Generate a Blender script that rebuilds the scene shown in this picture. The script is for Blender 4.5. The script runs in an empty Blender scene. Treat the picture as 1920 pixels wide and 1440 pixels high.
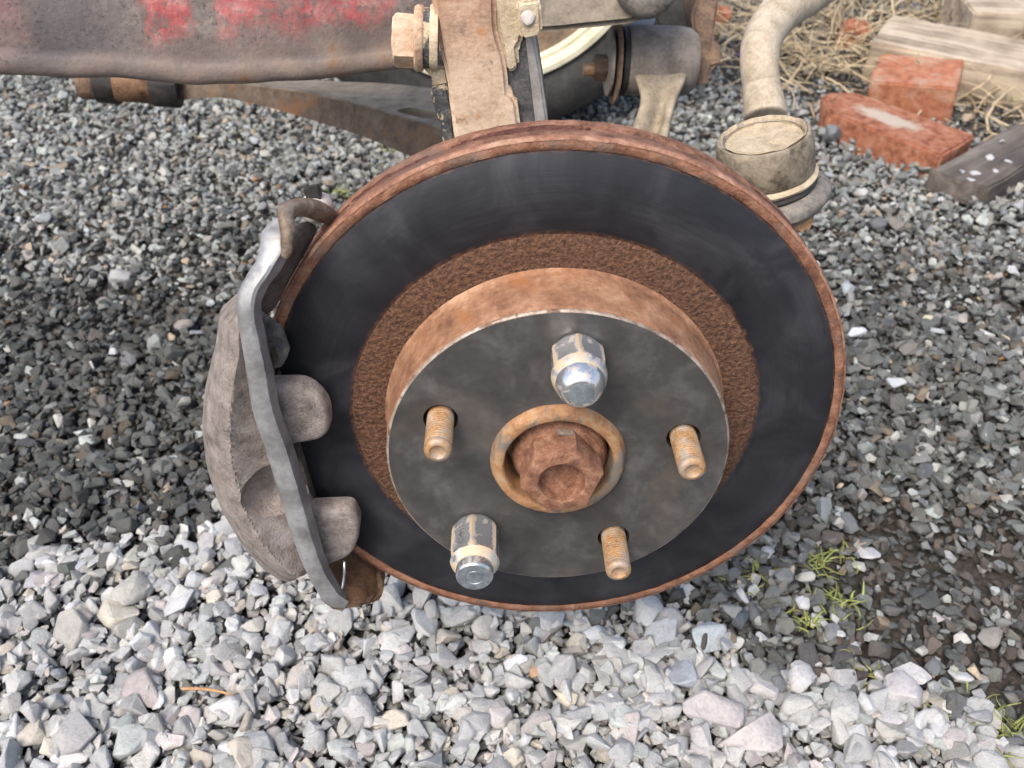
import bpy, bmesh, math, random
import numpy as np
from mathutils import Vector, Matrix, noise
from mathutils.bvhtree import BVHTree

random.seed(7)
rng = np.random.default_rng(11)
R = math.radians
SC = bpy.context.scene
COL = SC.collection

# ------------------------------------------------------------------ camera
HCAM, PITCH, FPX, CX, CY = 0.540, R(40), 1671.8, 960.0, 720.0
CAM = Vector((0, 0, HCAM))
cd = bpy.data.cameras.new('camera'); cam = bpy.data.objects.new('camera', cd); COL.objects.link(cam)
cam.location = CAM; cam.rotation_euler = (R(90) - PITCH, 0, 0)
cd.sensor_width = 36; cd.lens = 36 * FPX / 1920
cd.clip_start = 0.01; cd.clip_end = 500
cd.dof.use_dof = True; cd.dof.focus_distance = 0.43; cd.dof.aperture_fstop = 16
SC.camera = cam
# ------------------------------------------------------------------ sky, sun, exposure
SUN_EL, SUN_AZ = R(55), R(212)      # azimuth of the sun clockwise from +Y: behind the camera, to the left
w = bpy.data.worlds.new('World'); SC.world = w; w.use_nodes = True
nt = w.node_tree
sky = nt.nodes.new('ShaderNodeTexSky'); sky.sky_type = 'NISHITA'; sky.sun_disc = False
sky.sun_elevation = SUN_EL; sky.sun_rotation = SUN_AZ; sky.dust_density = 4.0; sky.air_density = 1.0; sky.ozone_density = 0.6
bg = nt.nodes['Background']; bg.inputs[1].default_value = 0.15
nt.links.new(sky.outputs[0], bg.inputs[0])
sd = bpy.data.lights.new('sun', 'SUN'); sd.energy = 1.35; sd.angle = R(24); sd.color = (1.0, 0.95, 0.88)
sun = bpy.data.objects.new('sun', sd); COL.objects.link(sun)
to_sun = Vector((math.sin(SUN_AZ) * math.cos(SUN_EL), math.cos(SUN_AZ) * math.cos(SUN_EL), math.sin(SUN_EL)))
sun.rotation_euler = to_sun.to_track_quat('Z', 'Y').to_euler()
SC.view_settings.view_transform = 'Standard'
try: SC.view_settings.look = 'None'
except Exception: pass
SC.view_settings.exposure = 0.85; SC.view_settings.gamma = 1.0; SC.view_settings.use_curve_mapping = False

# ------------------------------------------------------------------ measuring helpers
SP, CP = math.sin(PITCH), math.cos(PITCH)
def ray(px, py):
    dx = (px - CX) / FPX; dy = (py - CY) / FPX
    return Vector((dx, CP - SP * dy, -SP - CP * dy))
def at(px, py, z): return CAM + ray(px, py) * z
def atY(px, py, Y): r = ray(px, py); return CAM + r * (Y / r.y)
def ground(px, py, h=0.0): r = ray(px, py); return CAM + r * ((HCAM - h) / -r.z)
def c2w(v): return Vector((v[0], v[2] * CP - v[1] * SP, -v[2] * SP - v[1] * CP))
def project(P):      # numpy (n,3) -> px
    d = P - np.array(CAM)
    zz = d[:, 1] * CP - d[:, 2] * SP; dn = -d[:, 1] * SP - d[:, 2] * CP
    return CX + FPX * d[:, 0] / zz, CY + FPX * dn / zz, zz
DN = c2w((0.01330326, 0.56891357, -0.82228971)).normalized()
DX = c2w((0.99986916, 0, 0.0161762)).normalized()
DU = DN.cross(DX).normalized()
DC = CAM + c2w((0.020855, 0.034098, 0.405158))
DM = Matrix((( DX.x, DU.x, DN.x, DC.x), (DX.y, DU.y, DN.y, DC.y), (DX.z, DU.z, DN.z, DC.z), (0, 0, 0, 1)))
FACE = -0.031                       # brake face lies this far behind the hat face
def dp(px, py, off):                # point on the plane off mm in front of the brake face
    r = ray(px, py); o = DC + DN * (FACE + off / 1000.0)
    return CAM + r * ((o - CAM).dot(DN) / r.dot(DN))

# ------------------------------------------------------------------ materials
class NT:
    def __init__(s, name):
        s.m = bpy.data.materials.new(name); s.m.use_nodes = True
        s.t = s.m.node_tree; s.b = s.t.nodes['Principled BSDF']; s.tc = s.n('ShaderNodeTexCoord')
    def n(s, typ, **kw):
        x = s.t.nodes.new(typ)
        for k, v in kw.items(): setattr(x, k, v)
        return x
    def l(s, a, b): s.t.links.new(a, b)
    def noise(s, scale, detail=5, rough=0.6, vec=None, dist=0.0):
        x = s.n('ShaderNodeTexNoise'); x.inputs['Scale'].default_value = scale; x.inputs['Detail'].default_value = detail
        x.inputs['Roughness'].default_value = rough; x.inputs['Distortion'].default_value = dist
        s.l(vec if vec is not None else s.tc.outputs['Object'], x.inputs['Vector']); return x.outputs[0]
    def ramp(s, fac, stops):
        x = s.n('ShaderNodeValToRGB'); e = x.color_ramp.elements
        while len(e) < len(stops): e.new(0.5)
        for i, (p, c) in enumerate(stops): e[i].position = p; e[i].color = (*c, 1) if not isinstance(c, (int, float)) else (c, c, c, 1)
        s.l(fac, x.inputs[0]); return x.outputs[0]
    def mix(s, f, a, b, mode='MIX'):
        x = s.n('ShaderNodeMix', data_type='RGBA', blend_type=mode)
        for sock, v in ((x.inputs[0], f), (x.inputs[6], a), (x.inputs[7], b)):
            if hasattr(v, 'is_output'): s.l(v, sock)
            elif isinstance(v, (int, float)): sock.default_value = v
            else: sock.default_value = (*v, 1)
        return x.outputs[2]
    def math(s, op, a, b=0.0, c=None):
        x = s.n('ShaderNodeMath', operation=op)
        for i, v in enumerate((a, b) if c is None else (a, b, c)):
            if hasattr(v, 'is_output'): s.l(v, x.inputs[i])
            else: x.inputs[i].default_value = v
        return x.outputs[0]
    def bump(s, h, strength, dist=0.002):
        x = s.n('ShaderNodeBump'); x.inputs['Strength'].default_value = strength; x.inputs['Distance'].default_value = dist
        s.l(h, x.inputs['Height']); s.l(x.outputs[0], s.b.inputs['Normal'])
    def fin(s, color=None, rough=0.8, metal=0.0, spec=0.5):
        for k, v in (('Base Color', color), ('Roughness', rough), ('Metallic', metal), ('Specular IOR Level', spec)):
            if v is None: continue
            if hasattr(v, 'is_output'): s.l(v, s.b.inputs[k])
            elif isinstance(v, (int, float)): s.b.inputs[k].default_value = v
            else: s.b.inputs[k].default_value = (*v, 1)
        return s.m

def rusty(name, dark, mid, light, scale=90, rough=0.85, metal=0.0, bump=0.5, bscale=700, patch=None, pscale=25, plo=.5, phi=.6, bdist=.0012):
    t = NT(name)
    n1 = t.noise(scale, 8, .65); n2 = t.noise(scale * 6, 4, .6)
    f = t.math('ADD', t.math('MULTIPLY', n1, .7), t.math('MULTIPLY', n2, .3))
    c = t.ramp(f, [(.36, dark), (.5, mid), (.66, light)])
    if patch:
        p = t.ramp(t.noise(pscale, 6, .65, dist=.4), [(plo, 0.0), (phi, 1.0)])
        c = t.mix(p, c, patch)
    t.bump(t.math('ADD', t.noise(bscale, 5, .6), t.math('MULTIPLY', n1, .8)), bump, bdist)
    return t.fin(c, rough, metal, .35)

M = {}
M['rust_rim'] = rusty('rust_rim', (.10, .046, .03), (.22, .102, .06), (.34, .19, .125), 110, bump=.7, patch=(.17, .11, .085), pscale=60, plo=.52, phi=.64)
M['rust_edge'] = rusty('rust_edge', (.085, .04, .027), (.225, .108, .065), (.36, .20, .135), 120, bump=.8, patch=(.15, .095, .075), pscale=35, plo=.52, phi=.68)
M['rust_corner_highlight'] = rusty('rust_corner_highlight', (.16, .07, .045), (.30, .15, .095), (.46, .31, .22), 90, bump=.5, rough=.6)  # rust made lighter, the corner's edge highlight is painted in
M['rust_pit'] = rusty('rust_pit', (.05, .02, .018), (.10, .04, .03), (.17, .07, .05), 200, bump=.9)
M['rust_band'] = rusty('rust_band', (.06, .032, .022), (.165, .083, .049), (.29, .155, .092), 480, bump=1.0, bscale=480, bdist=.003)
M['rust_hat'] = rusty('rust_hat', (.15, .07, .04), (.29, .15, .085), (.46, .285, .18), 55, bump=.35, patch=(.30, .12, .045), pscale=45, plo=.55, phi=.7)
M['rust_collar'] = rusty('rust_collar', (.16, .085, .045), (.36, .19, .09), (.42, .32, .2), 80, bump=.4, patch=(.17, .145, .12), pscale=60, plo=.5, phi=.62, rough=.65)
M['rust_nut'] = rusty('rust_nut', (.11, .05, .03), (.23, .108, .064), (.37, .22, .14), 190, bump=.5, patch=(.14, .065, .042), pscale=90, plo=.55, phi=.68)
M['rust_stud'] = rusty('rust_stud', (.22, .12, .05), (.42, .24, .11), (.50, .37, .24), 130, bump=.3, patch=(.36, .31, .26), pscale=90, plo=.45, phi=.6, rough=.5, metal=.25)
M['edge_bright'] = rusty('edge_bright', (.20, .14, .10), (.36, .29, .235), (.52, .46, .40), 120, bump=.3, rough=.5, metal=.4, patch=(.14, .085, .055), pscale=90, plo=.52, phi=.62)

def strutplate():
    t = NT('strut_plate_dust')
    sep = t.n('ShaderNodeSeparateXYZ'); t.l(t.tc.outputs['Object'], sep.inputs[0])
    n1 = t.noise(55, 8, .65); n2 = t.noise(420, 4, .6)
    mp = t.n('ShaderNodeMapping'); mp.inputs['Rotation'].default_value = (0, R(-55), 0); mp.inputs['Scale'].default_value = (60, 60, 420); t.l(t.tc.outputs['Object'], mp.inputs[0])
    n3 = t.noise(1.0, 4, .6, mp.outputs[0])
    f = t.math('ADD', t.math('ADD', t.math('MULTIPLY', n1, .62), t.math('MULTIPLY', n2, .28)), t.math('MULTIPLY', n3, .10))
    dust = t.ramp(f, [(.36, (.40, .27, .18)), (.5, (.62, .47, .34)), (.64, (.74, .62, .47))])
    rust = t.ramp(f, [(.38, (.22, .115, .075)), (.5, (.42, .25, .17)), (.64, (.56, .39, .28))])
    h = t.n('ShaderNodeMapRange'); h.inputs[1].default_value = .362; h.inputs[2].default_value = .402
    t.l(t.math('ADD', sep.outputs[2], t.math('MULTIPLY', t.math('SUBTRACT', n1, .5), .09)), h.inputs[0])
    c = t.mix(t.math('MULTIPLY', h.outputs[0], .85), dust, rust)
    c = t.mix(t.ramp(t.noise(60, 5, .65), [(.56, 0.0), (.68, .85)]), c, (.44, .20, .075))
    c = t.mix(t.ramp(t.noise(95, 5, .65), [(.60, 0.0), (.70, .8)]), c, (.17, .12, .095))
    t.bump(t.math('ADD', n2, t.math('MULTIPLY', n1, .4)), .35, .0012)
    return t.fin(c, .85, 0, .3)
M['strut_plate'] = strutplate()
def friction():
    t = NT('brake_face_metal')
    sep = t.n('ShaderNodeSeparateXYZ'); t.l(t.tc.outputs['Object'], sep.inputs[0])
    r = t.math('SQRT', t.math('ADD', t.math('MULTIPLY', sep.outputs[0], sep.outputs[0]), t.math('MULTIPLY', sep.outputs[1], sep.outputs[1])))
    cmb = t.n('ShaderNodeCombineXYZ')
    t.l(t.math('MULTIPLY', t.math('DIVIDE', sep.outputs[0], r), 1.4), cmb.inputs[0])
    t.l(t.math('MULTIPLY', t.math('DIVIDE', sep.outputs[1], r), 1.4), cmb.inputs[1])
    t.l(t.math('MULTIPLY', r, 2400), cmb.inputs[2])
    g = t.noise(1.0, 4, .7, cmb.outputs[0])
    blot = t.noise(30, 4, .6, dist=.8)
    c = t.ramp(t.math('ADD', t.math('MULTIPLY', g, .25), t.math('MULTIPLY', blot, .75)), [(.36, (.016, .017, .021)), (.5, (.026, .027, .033)), (.68, (.052, .053, .060))])
    re_ = t.math('ADD', r, t.math('MULTIPLY', t.math('SUBTRACT', t.noise(150, 6, .7), .5), .0045))
    ie = t.n('ShaderNodeMapRange'); ie.inputs[1].default_value = .0972; ie.inputs[2].default_value = .0986; ie.inputs[3].default_value = 1; ie.inputs[4].default_value = 0; t.l(re_, ie.inputs[0])
    oe = t.n('ShaderNodeMapRange'); oe.inputs[1].default_value = .1322; oe.inputs[2].default_value = .1334; t.l(re_, oe.inputs[0])
    c = t.mix(t.math('MULTIPLY', t.math('MAXIMUM', ie.outputs[0], oe.outputs[0]), .9), c, t.ramp(t.noise(330, 5, .6), [(.4, (.05, .027, .02)), (.6, (.15, .075, .05))]))
    t.bump(g, .15, .0006)
    rr = t.ramp(t.noise(45, 4, .6), [(.35, .46), (.7, .62)])
    return t.fin(c, rr, .3, .35)
M['friction'] = friction()
def hatface():
    t = NT('hat_face_metal')
    blot = t.noise(42, 5, .6, dist=.5); fine = t.noise(260, 4, .6)
    c = t.ramp(t.math('ADD', t.math('MULTIPLY', blot, .8), t.math('MULTIPLY', fine, .2)), [(.34, (.066, .064, .062)), (.5, (.093, .090, .087)), (.68, (.165, .160, .154))])
    stain = t.ramp(t.noise(26, 4, .6), [(.52, 0.0), (.72, .5)])
    c = t.mix(stain, c, (.19, .15, .115))
    t.bump(fine, .10, .0006)
    return t.fin(c, t.ramp(t.noise(60, 4, .6), [(.35, .36), (.7, .55)]), .45, .5)
M['hat_face'] = hatface()
def chrome(name, cr=(.66, .67, .68), amt=(.56, .72), rust=(.42, .30, .18), rough=.2, rot=None):
    t = NT(name)
    p = t.ramp(t.noise(170, 6, .62), [(amt[0], 0.0), (amt[1], 1.0)])
    if rot is not None:                    # rust creeps along the six corners of the nut
        sep = t.n('ShaderNodeSeparateXYZ'); t.l(t.tc.outputs['Object'], sep.inputs[0])
        an_ = t.math('DIVIDE', t.math('SUBTRACT', t.math('ARCTAN2', sep.outputs[1], sep.outputs[0]), rot), R(60))
        c_ = t.math('MULTIPLY', t.math('ABSOLUTE', t.math('SUBTRACT', t.math('FRACT', t.math('ADD', an_, 12.0)), .5)), 2.0)
        c_ = t.math('ADD', c_, t.math('MULTIPLY', t.math('SUBTRACT', t.noise(260, 4, .6), .5), .7))
        p = t.math('MAXIMUM', p, t.ramp(c_, [(.70, 0.0), (.90, .9)]))
    c = t.mix(p, cr, rust)
    rg = t.mix(p, (rough,) * 3, (.7, .7, .7)); mt = t.mix(p, (.84,) * 3, (0, 0, 0))
    t.bump(t.noise(420, 4, .6), .08, .0005)
    return t.fin(c, rg, mt)
M['chrome'] = chrome('worn_chrome')
M['chrome_crust'] = chrome('rusty_chrome', amt=(.36, .54), rust=(.50, .40, .27), rough=.3)
M['zinc_end'] = rusty('zinc_end', (.17, .20, .22), (.27, .31, .34), (.40, .44, .46), 160, rough=.45, metal=.6, bump=.15)
M['cast'] = rusty('cast_iron_brown', (.14, .118, .104), (.27, .232, .206), (.40, .355, .325), 120, bump=.55, bscale=900, rough=.62, metal=.25, patch=(.42, .375, .36), pscale=22, plo=.6, phi=.72)
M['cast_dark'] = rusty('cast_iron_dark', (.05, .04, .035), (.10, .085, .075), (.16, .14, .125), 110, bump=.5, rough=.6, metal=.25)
def steelbar():
    t = NT('worn_bar_steel')
    n = t.noise(45, 6, .65); n2 = t.noise(320, 4, .6)
    c = t.ramp(t.math('ADD', t.math('MULTIPLY', n, .7), t.math('MULTIPLY', n2, .3)), [(.34, (.20, .197, .19)), (.5, (.32, .322, .322)), (.66, (.47, .475, .48))])
    t.bump(n2, .22, .0008)
    return t.fin(c, t.ramp(n, [(.35, .42), (.7, .6)]), .5, .5)
M['bar'] = steelbar()
M['lug_brown'] = rusty('lug_brown', (.10, .075, .055), (.19, .145, .105), (.32, .28, .24), 90, bump=.4, rough=.55, metal=.35, patch=(.40, .37, .35), pscale=55, plo=.56, phi=.66)
M['rust_arm'] = rusty('rust_arm', (.06, .035, .022), (.17, .095, .055), (.28, .17, .10), 80, bump=.5, rough=.6, metal=.2)
M['pale_cap'] = rusty('pale_cap', (.36, .31, .28), (.52, .47, .43), (.66, .62, .58), 100, bump=.3, rough=.55)
M['black_rubber'] = rusty('black_rubber', (.018, .016, .015), (.032, .03, .028), (.06, .055, .05), 120, bump=.3, rough=.6)
M['tan_rust'] = rusty('dusty_rust_tan', (.32, .19, .12), (.55, .39, .27), (.70, .55, .40), 60, bump=.5, bscale=500, patch=(.36, .175, .105), pscale=32, plo=.53, phi=.68)
M['tan_dust'] = rusty('tan_dust', (.34, .26, .17), (.52, .42, .29), (.66, .56, .41), 110, bump=.7, bscale=500, patch=(.20, .165, .12), pscale=80, plo=.58, phi=.7)
M['black_tan'] = rusty('chipped_black_flange', (.03, .03, .032), (.075, .075, .078), (.2, .19, .17), 120, bump=.6, patch=(.46, .38, .26), pscale=130, plo=.54, phi=.6)
M['strip_dark'] = rusty('strip_dark', (.05, .05, .053), (.12, .118, .117), (.24, .22, .2), 140, bump=.3, rough=.55, metal=.3)
M['strip_pale'] = rusty('strip_pale', (.25, .235, .22), (.36, .34, .32), (.45, .43, .41), 110, bump=.25, rough=.6, metal=.2)
M['arm_steel'] = rusty('arm_dirty_steel', (.14, .112, .082), (.25, .205, .15), (.35, .295, .225), 70, bump=.3, rough=.75, patch=(.22, .105, .045), pscale=26, plo=.6, phi=.72)
M['arm_rust'] = rusty('arm_rust', (.075, .056, .04), (.135, .10, .073), (.20, .155, .115), 70, bump=.4, patch=(.21, .11, .055), pscale=16, plo=.52, phi=.62)
M['beam'] = rusty('dusty_beam', (.13, .11, .085), (.215, .185, .145), (.32, .27, .205), 60, bump=.3, rough=.8)
M['sleeve'] = rusty('dusty_sleeve', (.14, .12, .10), (.235, .205, .175), (.32, .285, .245), 70, bump=.35, rough=.75, patch=(.34, .2, .1), pscale=60, plo=.67, phi=.74)
M['stalk'] = rusty('dusty_stalk', (.19, .155, .115), (.32, .265, .195), (.43, .37, .29), 80, bump=.4)
M['rust_plate'] = rusty('rust_plate', (.07, .05, .038), (.15, .10, .07), (.27, .175, .11), 90, bump=.5)
M['tierod'] = rusty('tierod_dust', (.29, .235, .165), (.43, .36, .27), (.54, .47, .37), 90, bump=.3, rough=.85, patch=(.30, .225, .16), pscale=45, plo=.56, phi=.72)
M['cup_dust'] = rusty('cup_dust', (.30, .24, .16), (.44, .36, .25), (.55, .46, .33), 130, bump=.6, bscale=350, bdist=.003)
M['cup_side'] = rusty('cup_side', (.07, .055, .04), (.20, .165, .12), (.38, .33, .26), 70, bump=.4, rough=.7, patch=(.33, .28, .2), pscale=40, plo=.5, phi=.66)
M['tan_ring'] = rusty('tan_ring', (.33, .26, .17), (.46, .38, .26), (.55, .47, .35), 150, bump=.3)
M['boot'] = rusty('dusty_boot', (.08, .07, .06), (.17, .155, .135), (.30, .265, .225), 90, bump=.25, rough=.6)
M['tongue'] = rusty('tongue_rust', (.22, .12, .06), (.36, .22, .115), (.46, .31, .18), 90, bump=.4)
M['brickred'] = rusty('brick_red', (.24, .08, .042), (.42, .16, .085), (.52, .26, .16), 80, bump=.9, bscale=420, bdist=.003, patch=(.46, .31, .22), pscale=30, plo=.48, phi=.68)
def mortar_brick():
    t = NT('brick_with_mortar')
    n1 = t.noise(80, 8, .65)
    c = t.ramp(n1, [(.36, (.20, .075, .045)), (.5, (.35, .135, .075)), (.66, (.44, .23, .15))])
    sep = t.n('ShaderNodeSeparateXYZ'); t.l(t.tc.outputs['Object'], sep.inputs[0])
    d = t.math('SQRT', t.math('ADD', t.math('POWER', t.math('MULTIPLY', sep.outputs[0], 15), 2), t.math('POWER', t.math('MULTIPLY', sep.outputs[1], 34), 2)))
    d = t.math('ADD', d, t.math('MULTIPLY', t.noise(60, 5, .6), 1.0))
    top = t.math('GREATER_THAN', sep.outputs[2], .018)
    f = t.math('MULTIPLY', t.ramp(d, [(.55, 0.85), (.9, 0.0)]) if False else t.ramp(t.math('MULTIPLY', d, .5), [(.48, .85), (.66, 0.0)]), top)
    c = t.mix(f, c, (.52, .46, .38))
    t.bump(t.math('ADD', n1, t.noise(420, 5, .6)), .9, .003)
    return t.fin(c, .9, 0, .3)
M['mortar_brick'] = mortar_brick()
def wood(name, a, b, c3, stretch=(4, 60, 60), rough=.85):
    t = NT(name)
    mp = t.n('ShaderNodeMapping'); mp.inputs['Scale'].default_value = stretch; t.l(t.tc.outputs['Object'], mp.inputs[0])
    g = t.noise(1.0, 6, .65, mp.outputs[0], .5); st = t.noise(22, 4, .6)
    c = t.ramp(t.math('ADD', t.math('MULTIPLY', g, .65), t.math('MULTIPLY', st, .35)), [(.36, a), (.5, b), (.64, c3)])
    t.bump(g, .6, .003)
    return t.fin(c, rough, 0, .3)
M['timber'] = wood('weathered_timber', (.17, .13, .095), (.40, .325, .24), (.57, .49, .38))
M['dark_board'] = wood('dark_board', (.05, .042, .036), (.115, .097, .083), (.20, .175, .15))
def panel_paint():
    t = NT('scraped_red_paint')
    geo = t.tc.outputs['Object']
    base = t.ramp(t.math('ADD', t.math('MULTIPLY', t.noise(30, 6, .6), .6), t.math('MULTIPLY', t.noise(300, 4, .6), .4)), [(.36, (.09, .073, .064)), (.5, (.165, .134, .117)), (.66, (.26, .215, .185))])
    base = t.mix(t.ramp(t.noise(14, 4, .6), [(.48, 0.0), (.64, .6)]), base, (.20, .09, .09))
    base = t.mix(t.ramp(t.noise(11, 5, .65), [(.52, 0.0), (.66, .7)]), base, (.085, .078, .085))
    base = t.mix(t.ramp(t.noise(500, 2, .5), [(.60, 0.0), (.68, .6)]), base, (.05, .04, .04))
    red = t.ramp(t.noise(90, 5, .65), [(.36, (.27, .055, .055)), (.52, (.39, .105, .10)), (.68, (.47, .25, .22))])
    # paint survives in upright patches (x ranges along the panel), broken up by noise
    sep = t.n('ShaderNodeSeparateXYZ'); t.l(geo, sep.inputs[0])
    xs = t.math('ADD', sep.outputs[0], t.math('MULTIPLY', t.math('SUBTRACT', t.noise(28, 5, .6), .5), .05))
    def band(lo, hi, s=.0035):
        a = t.n('ShaderNodeMapRange'); a.interpolation_type = 'SMOOTHSTEP'; a.inputs[1].default_value = lo - s; a.inputs[2].default_value = lo + s; t.l(xs, a.inputs[0])
        b = t.n('ShaderNodeMapRange'); b.interpolation_type = 'SMOOTHSTEP'; b.inputs[1].default_value = hi - s; b.inputs[2].default_value = hi + s; t.l(xs, b.inputs[0])
        return t.math('SUBTRACT', a.outputs[0], b.outputs[0])
    z0 = t.n('ShaderNodeMapRange'); z0.interpolation_type = 'SMOOTHSTEP'; z0.inputs[1].default_value = PZ0; z0.inputs[2].default_value = PZ0 + .012
    t.l(t.math('ADD', sep.outputs[2], t.math('MULTIPLY', t.math('SUBTRACT', t.noise(35, 4, .6), .5), .03)), z0.inputs[0])
    m1 = t.math('MULTIPLY', band(PX[0], PX[1]), z0.outputs[0])
    m2 = t.math('MULTIPLY', t.math('MULTIPLY', band(PX[2], PX[3]), z0.outputs[0]), t.ramp(t.noise(26, 6, .65), [(.36, .45), (.50, .95)]))
    chips = t.ramp(t.noise(210, 5, .65), [(.50, 1.0), (.58, .25)])
    f = t.math('MULTIPLY', t.math('MAXIMUM', m1, m2), chips)
    c = t.mix(f, base, red)
    z1 = t.n('ShaderNodeMapRange'); z1.inputs[1].default_value = PZ0 - .004; z1.inputs[2].default_value = PZ0 + .006; z1.inputs[3].default_value = 1; z1.inputs[4].default_value = 0
    t.l(t.math('ADD', sep.outputs[2], t.math('MULTIPLY', t.math('SUBTRACT', t.noise(30, 4, .6), .5), .02)), z1.inputs[0])
    edge = t.ramp(t.noise(45, 5, .6), [(.4, (.155, .125, .11)), (.58, (.23, .175, .14)), (.68, (.25, .13, .065))])
    c = t.mix(t.math('MULTIPLY', z1.outputs[0], .85), c, edge)
    t.bump(t.math('ADD', t.noise(420, 4, .6), t.math('MULTIPLY', t.noise(120, 4, .6), .3)), .35, .0012)
    return t.fin(c, .62, 0, .4)
def stone_mat(name, kind):
    t = NT(name)
    if kind == 'object':
        oi = t.n('ShaderNodeObjectInfo'); base = oi.outputs['Color']
    else:
        at_ = t.n('ShaderNodeAttribute'); at_.attribute_name = 'stone_color'; base = at_.outputs['Color']
    n1 = t.noise(140 if kind != 'object' else 1.6, 6, .7); n2 = t.noise(900 if kind != 'object' else 9, 4, .65)
    v = t.ramp(t.math('ADD', t.math('MULTIPLY', n1, .6), t.math('MULTIPLY', n2, .4)), [(.34, .68), (.5, 1.0), (.66, 1.16)])
    c = t.mix(1.0, base, v, 'MULTIPLY')
    t.bump(t.math('ADD', n1, t.math('MULTIPLY', n2, .5)), .6, .0026)
    return t.fin(c, .82, 0, .35)
M['stone_obj'] = stone_mat('stone_mottled', 'object')
M['stone_stuff'] = stone_mat('gravel_mottled', 'attr')
def soil():
    t = NT('dark_soil')
    c = t.ramp(t.noise(120, 8, .7), [(.35, (.025, .022, .019)), (.5, (.055, .047, .040)), (.68, (.105, .088, .073))])
    t.bump(t.noise(300, 6, .65), .9, .004)
    return t.fin(c, .9, 0, .3)
M['soil'] = soil()
def blade_mat(name, a, b, rough=.6):
    t = NT(name)
    at_ = t.n('ShaderNodeAttribute'); at_.attribute_name = 'tone'
    c = t.ramp(at_.outputs['Fac'], [(0.0, a), (1.0, b)])
    return t.fin(c, rough, 0, .3)
M['straw'] = blade_mat('dry_straw', (.28, .20, .115), (.74, .61, .39))
M['grass'] = blade_mat('green_blades', (.17, .17, .05), (.36, .40, .13))
M['cream'] = rusty('cream_paint', (.50, .46, .32), (.66, .62, .46), (.74, .70, .54), 40, bump=.08, rough=.4)
M['rim_inner'] = rusty('rim_inner', (.07, .05, .035), (.17, .12, .08), (.30, .21, .13), 25, bump=.2)
M['tyre'] = rusty('tyre_rubber', (.022, .022, .022), (.04, .039, .037), (.07, .066, .06), 30, bump=.2, rough=.75)
M['grey_block'] = rusty('grey_block', (.2, .22, .24), (.3, .33, .36), (.4, .43, .46), 60)
M['twig'] = rusty('twig_brown', (.25, .12, .05), (.42, .24, .12), (.52, .34, .2), 200)
M['blue'] = NT('blue_plastic').fin((.03, .05, .5), .4)
M['pin'] = NT('bright_pin').fin((.5, .5, .52), .3, .9)

# ------------------------------------------------------------------ object helpers
def link(name, me, mat=None, parent=None):
    o = bpy.data.objects.new(name, me); COL.objects.link(o)
    if mat is not None and me is not None and len(me.materials) == 0: me.materials.append(mat)
    if parent is not None:
        o.parent = parent; o.matrix_parent_inverse = PINV.get(parent.name, Matrix())
    return o
PINV = {}
def thing(name, label, cat, loc=None, group=None, mat=None):
    o = bpy.data.objects.new(name, None); COL.objects.link(o); o.empty_display_size = .02
    if mat is not None: o.matrix_basis = mat
    else:
        o.location = loc; PINV[o.name] = Matrix.Translation(loc).inverted()
    o['label'] = label; o['category'] = cat
    if group: o['group'] = group
    return o
def smooth(me, on=True):
    me.polygons.foreach_set('use_smooth', [on] * len(me.polygons))
def bm_mesh(bm, name, sm=True, angle=None):
    bmesh.ops.recalc_face_normals(bm, faces=bm.faces[:])
    me = bpy.data.meshes.new(name); bm.to_mesh(me); bm.free()
    smooth(me, sm)
    if sm and angle is not None:
        try: me.set_sharp_from_angle(angle=R(angle))
        except Exception: pass
    return me
def rough_up(bm, amp, freq, seed=0):
    for v in bm.verts:
        v.co += noise.noise_vector(v.co * freq + Vector((seed, seed * 1.7, 0))) * amp
def lathe(profile, seg=96, hexw=None, closed=False, rough=0, freq=60, rot=0.0):
    """profile of (r, z[, hex]) revolved about z; hex=1 gives hexagonal rings of across-corner radius r"""
    bm = bmesh.new(); rings = []
    for p in profile:
        r, z = p[0], p[1]; h = p[2] if len(p) > 2 else 0
        ring = []
        if r < 1e-7: ring = [bm.verts.new((0, 0, z))]
        else:
            for i in range(seg):
                a = 2 * math.pi * i / seg
                rr = r
                if h:
                    am = (a + R(30)) % R(60) - R(30)
                    am = ((a) % R(60)) - R(30)
                    hr = r * math.cos(R(30)) / math.cos(am)
                    rr = r + (hr - r) * h if h <= 1 else min(hr, r * h)
                ring.append(bm.verts.new((rr * math.cos(a + rot), rr * math.sin(a + rot), z)))
        rings.append(ring)
    n = len(rings)
    for k in range(n if closed else n - 1):
        A, B = rings[k], rings[(k + 1) % n]
        for i in range(seg):
            j = (i + 1) % seg
            if len(A) == 1 and len(B) == 1: break
            if len(A) == 1: bm.faces.new((A[0], B[i], B[j]))
            elif len(B) == 1: bm.faces.new((A[i], A[j], B[0]))
            else: bm.faces.new((A[i], A[j], B[j], B[i]))
    if rough: rough_up(bm, rough, freq)
    return bm
def xform(bm, mat): bmesh.ops.transform(bm, matrix=mat, verts=bm.verts[:]); return bm
def axis_matrix(origin, axis, up=Vector((0, 0, 1))):
    z = axis.normalized(); x = up.cross(z)
    if x.length < 1e-4: x = Vector((1, 0, 0))
    x.normalize(); y = z.cross(x)
    return Matrix(((x.x, y.x, z.x, origin.x), (x.y, y.y, z.y, origin.y), (x.z, y.z, z.z, origin.z), (0, 0, 0, 1)))
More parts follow.
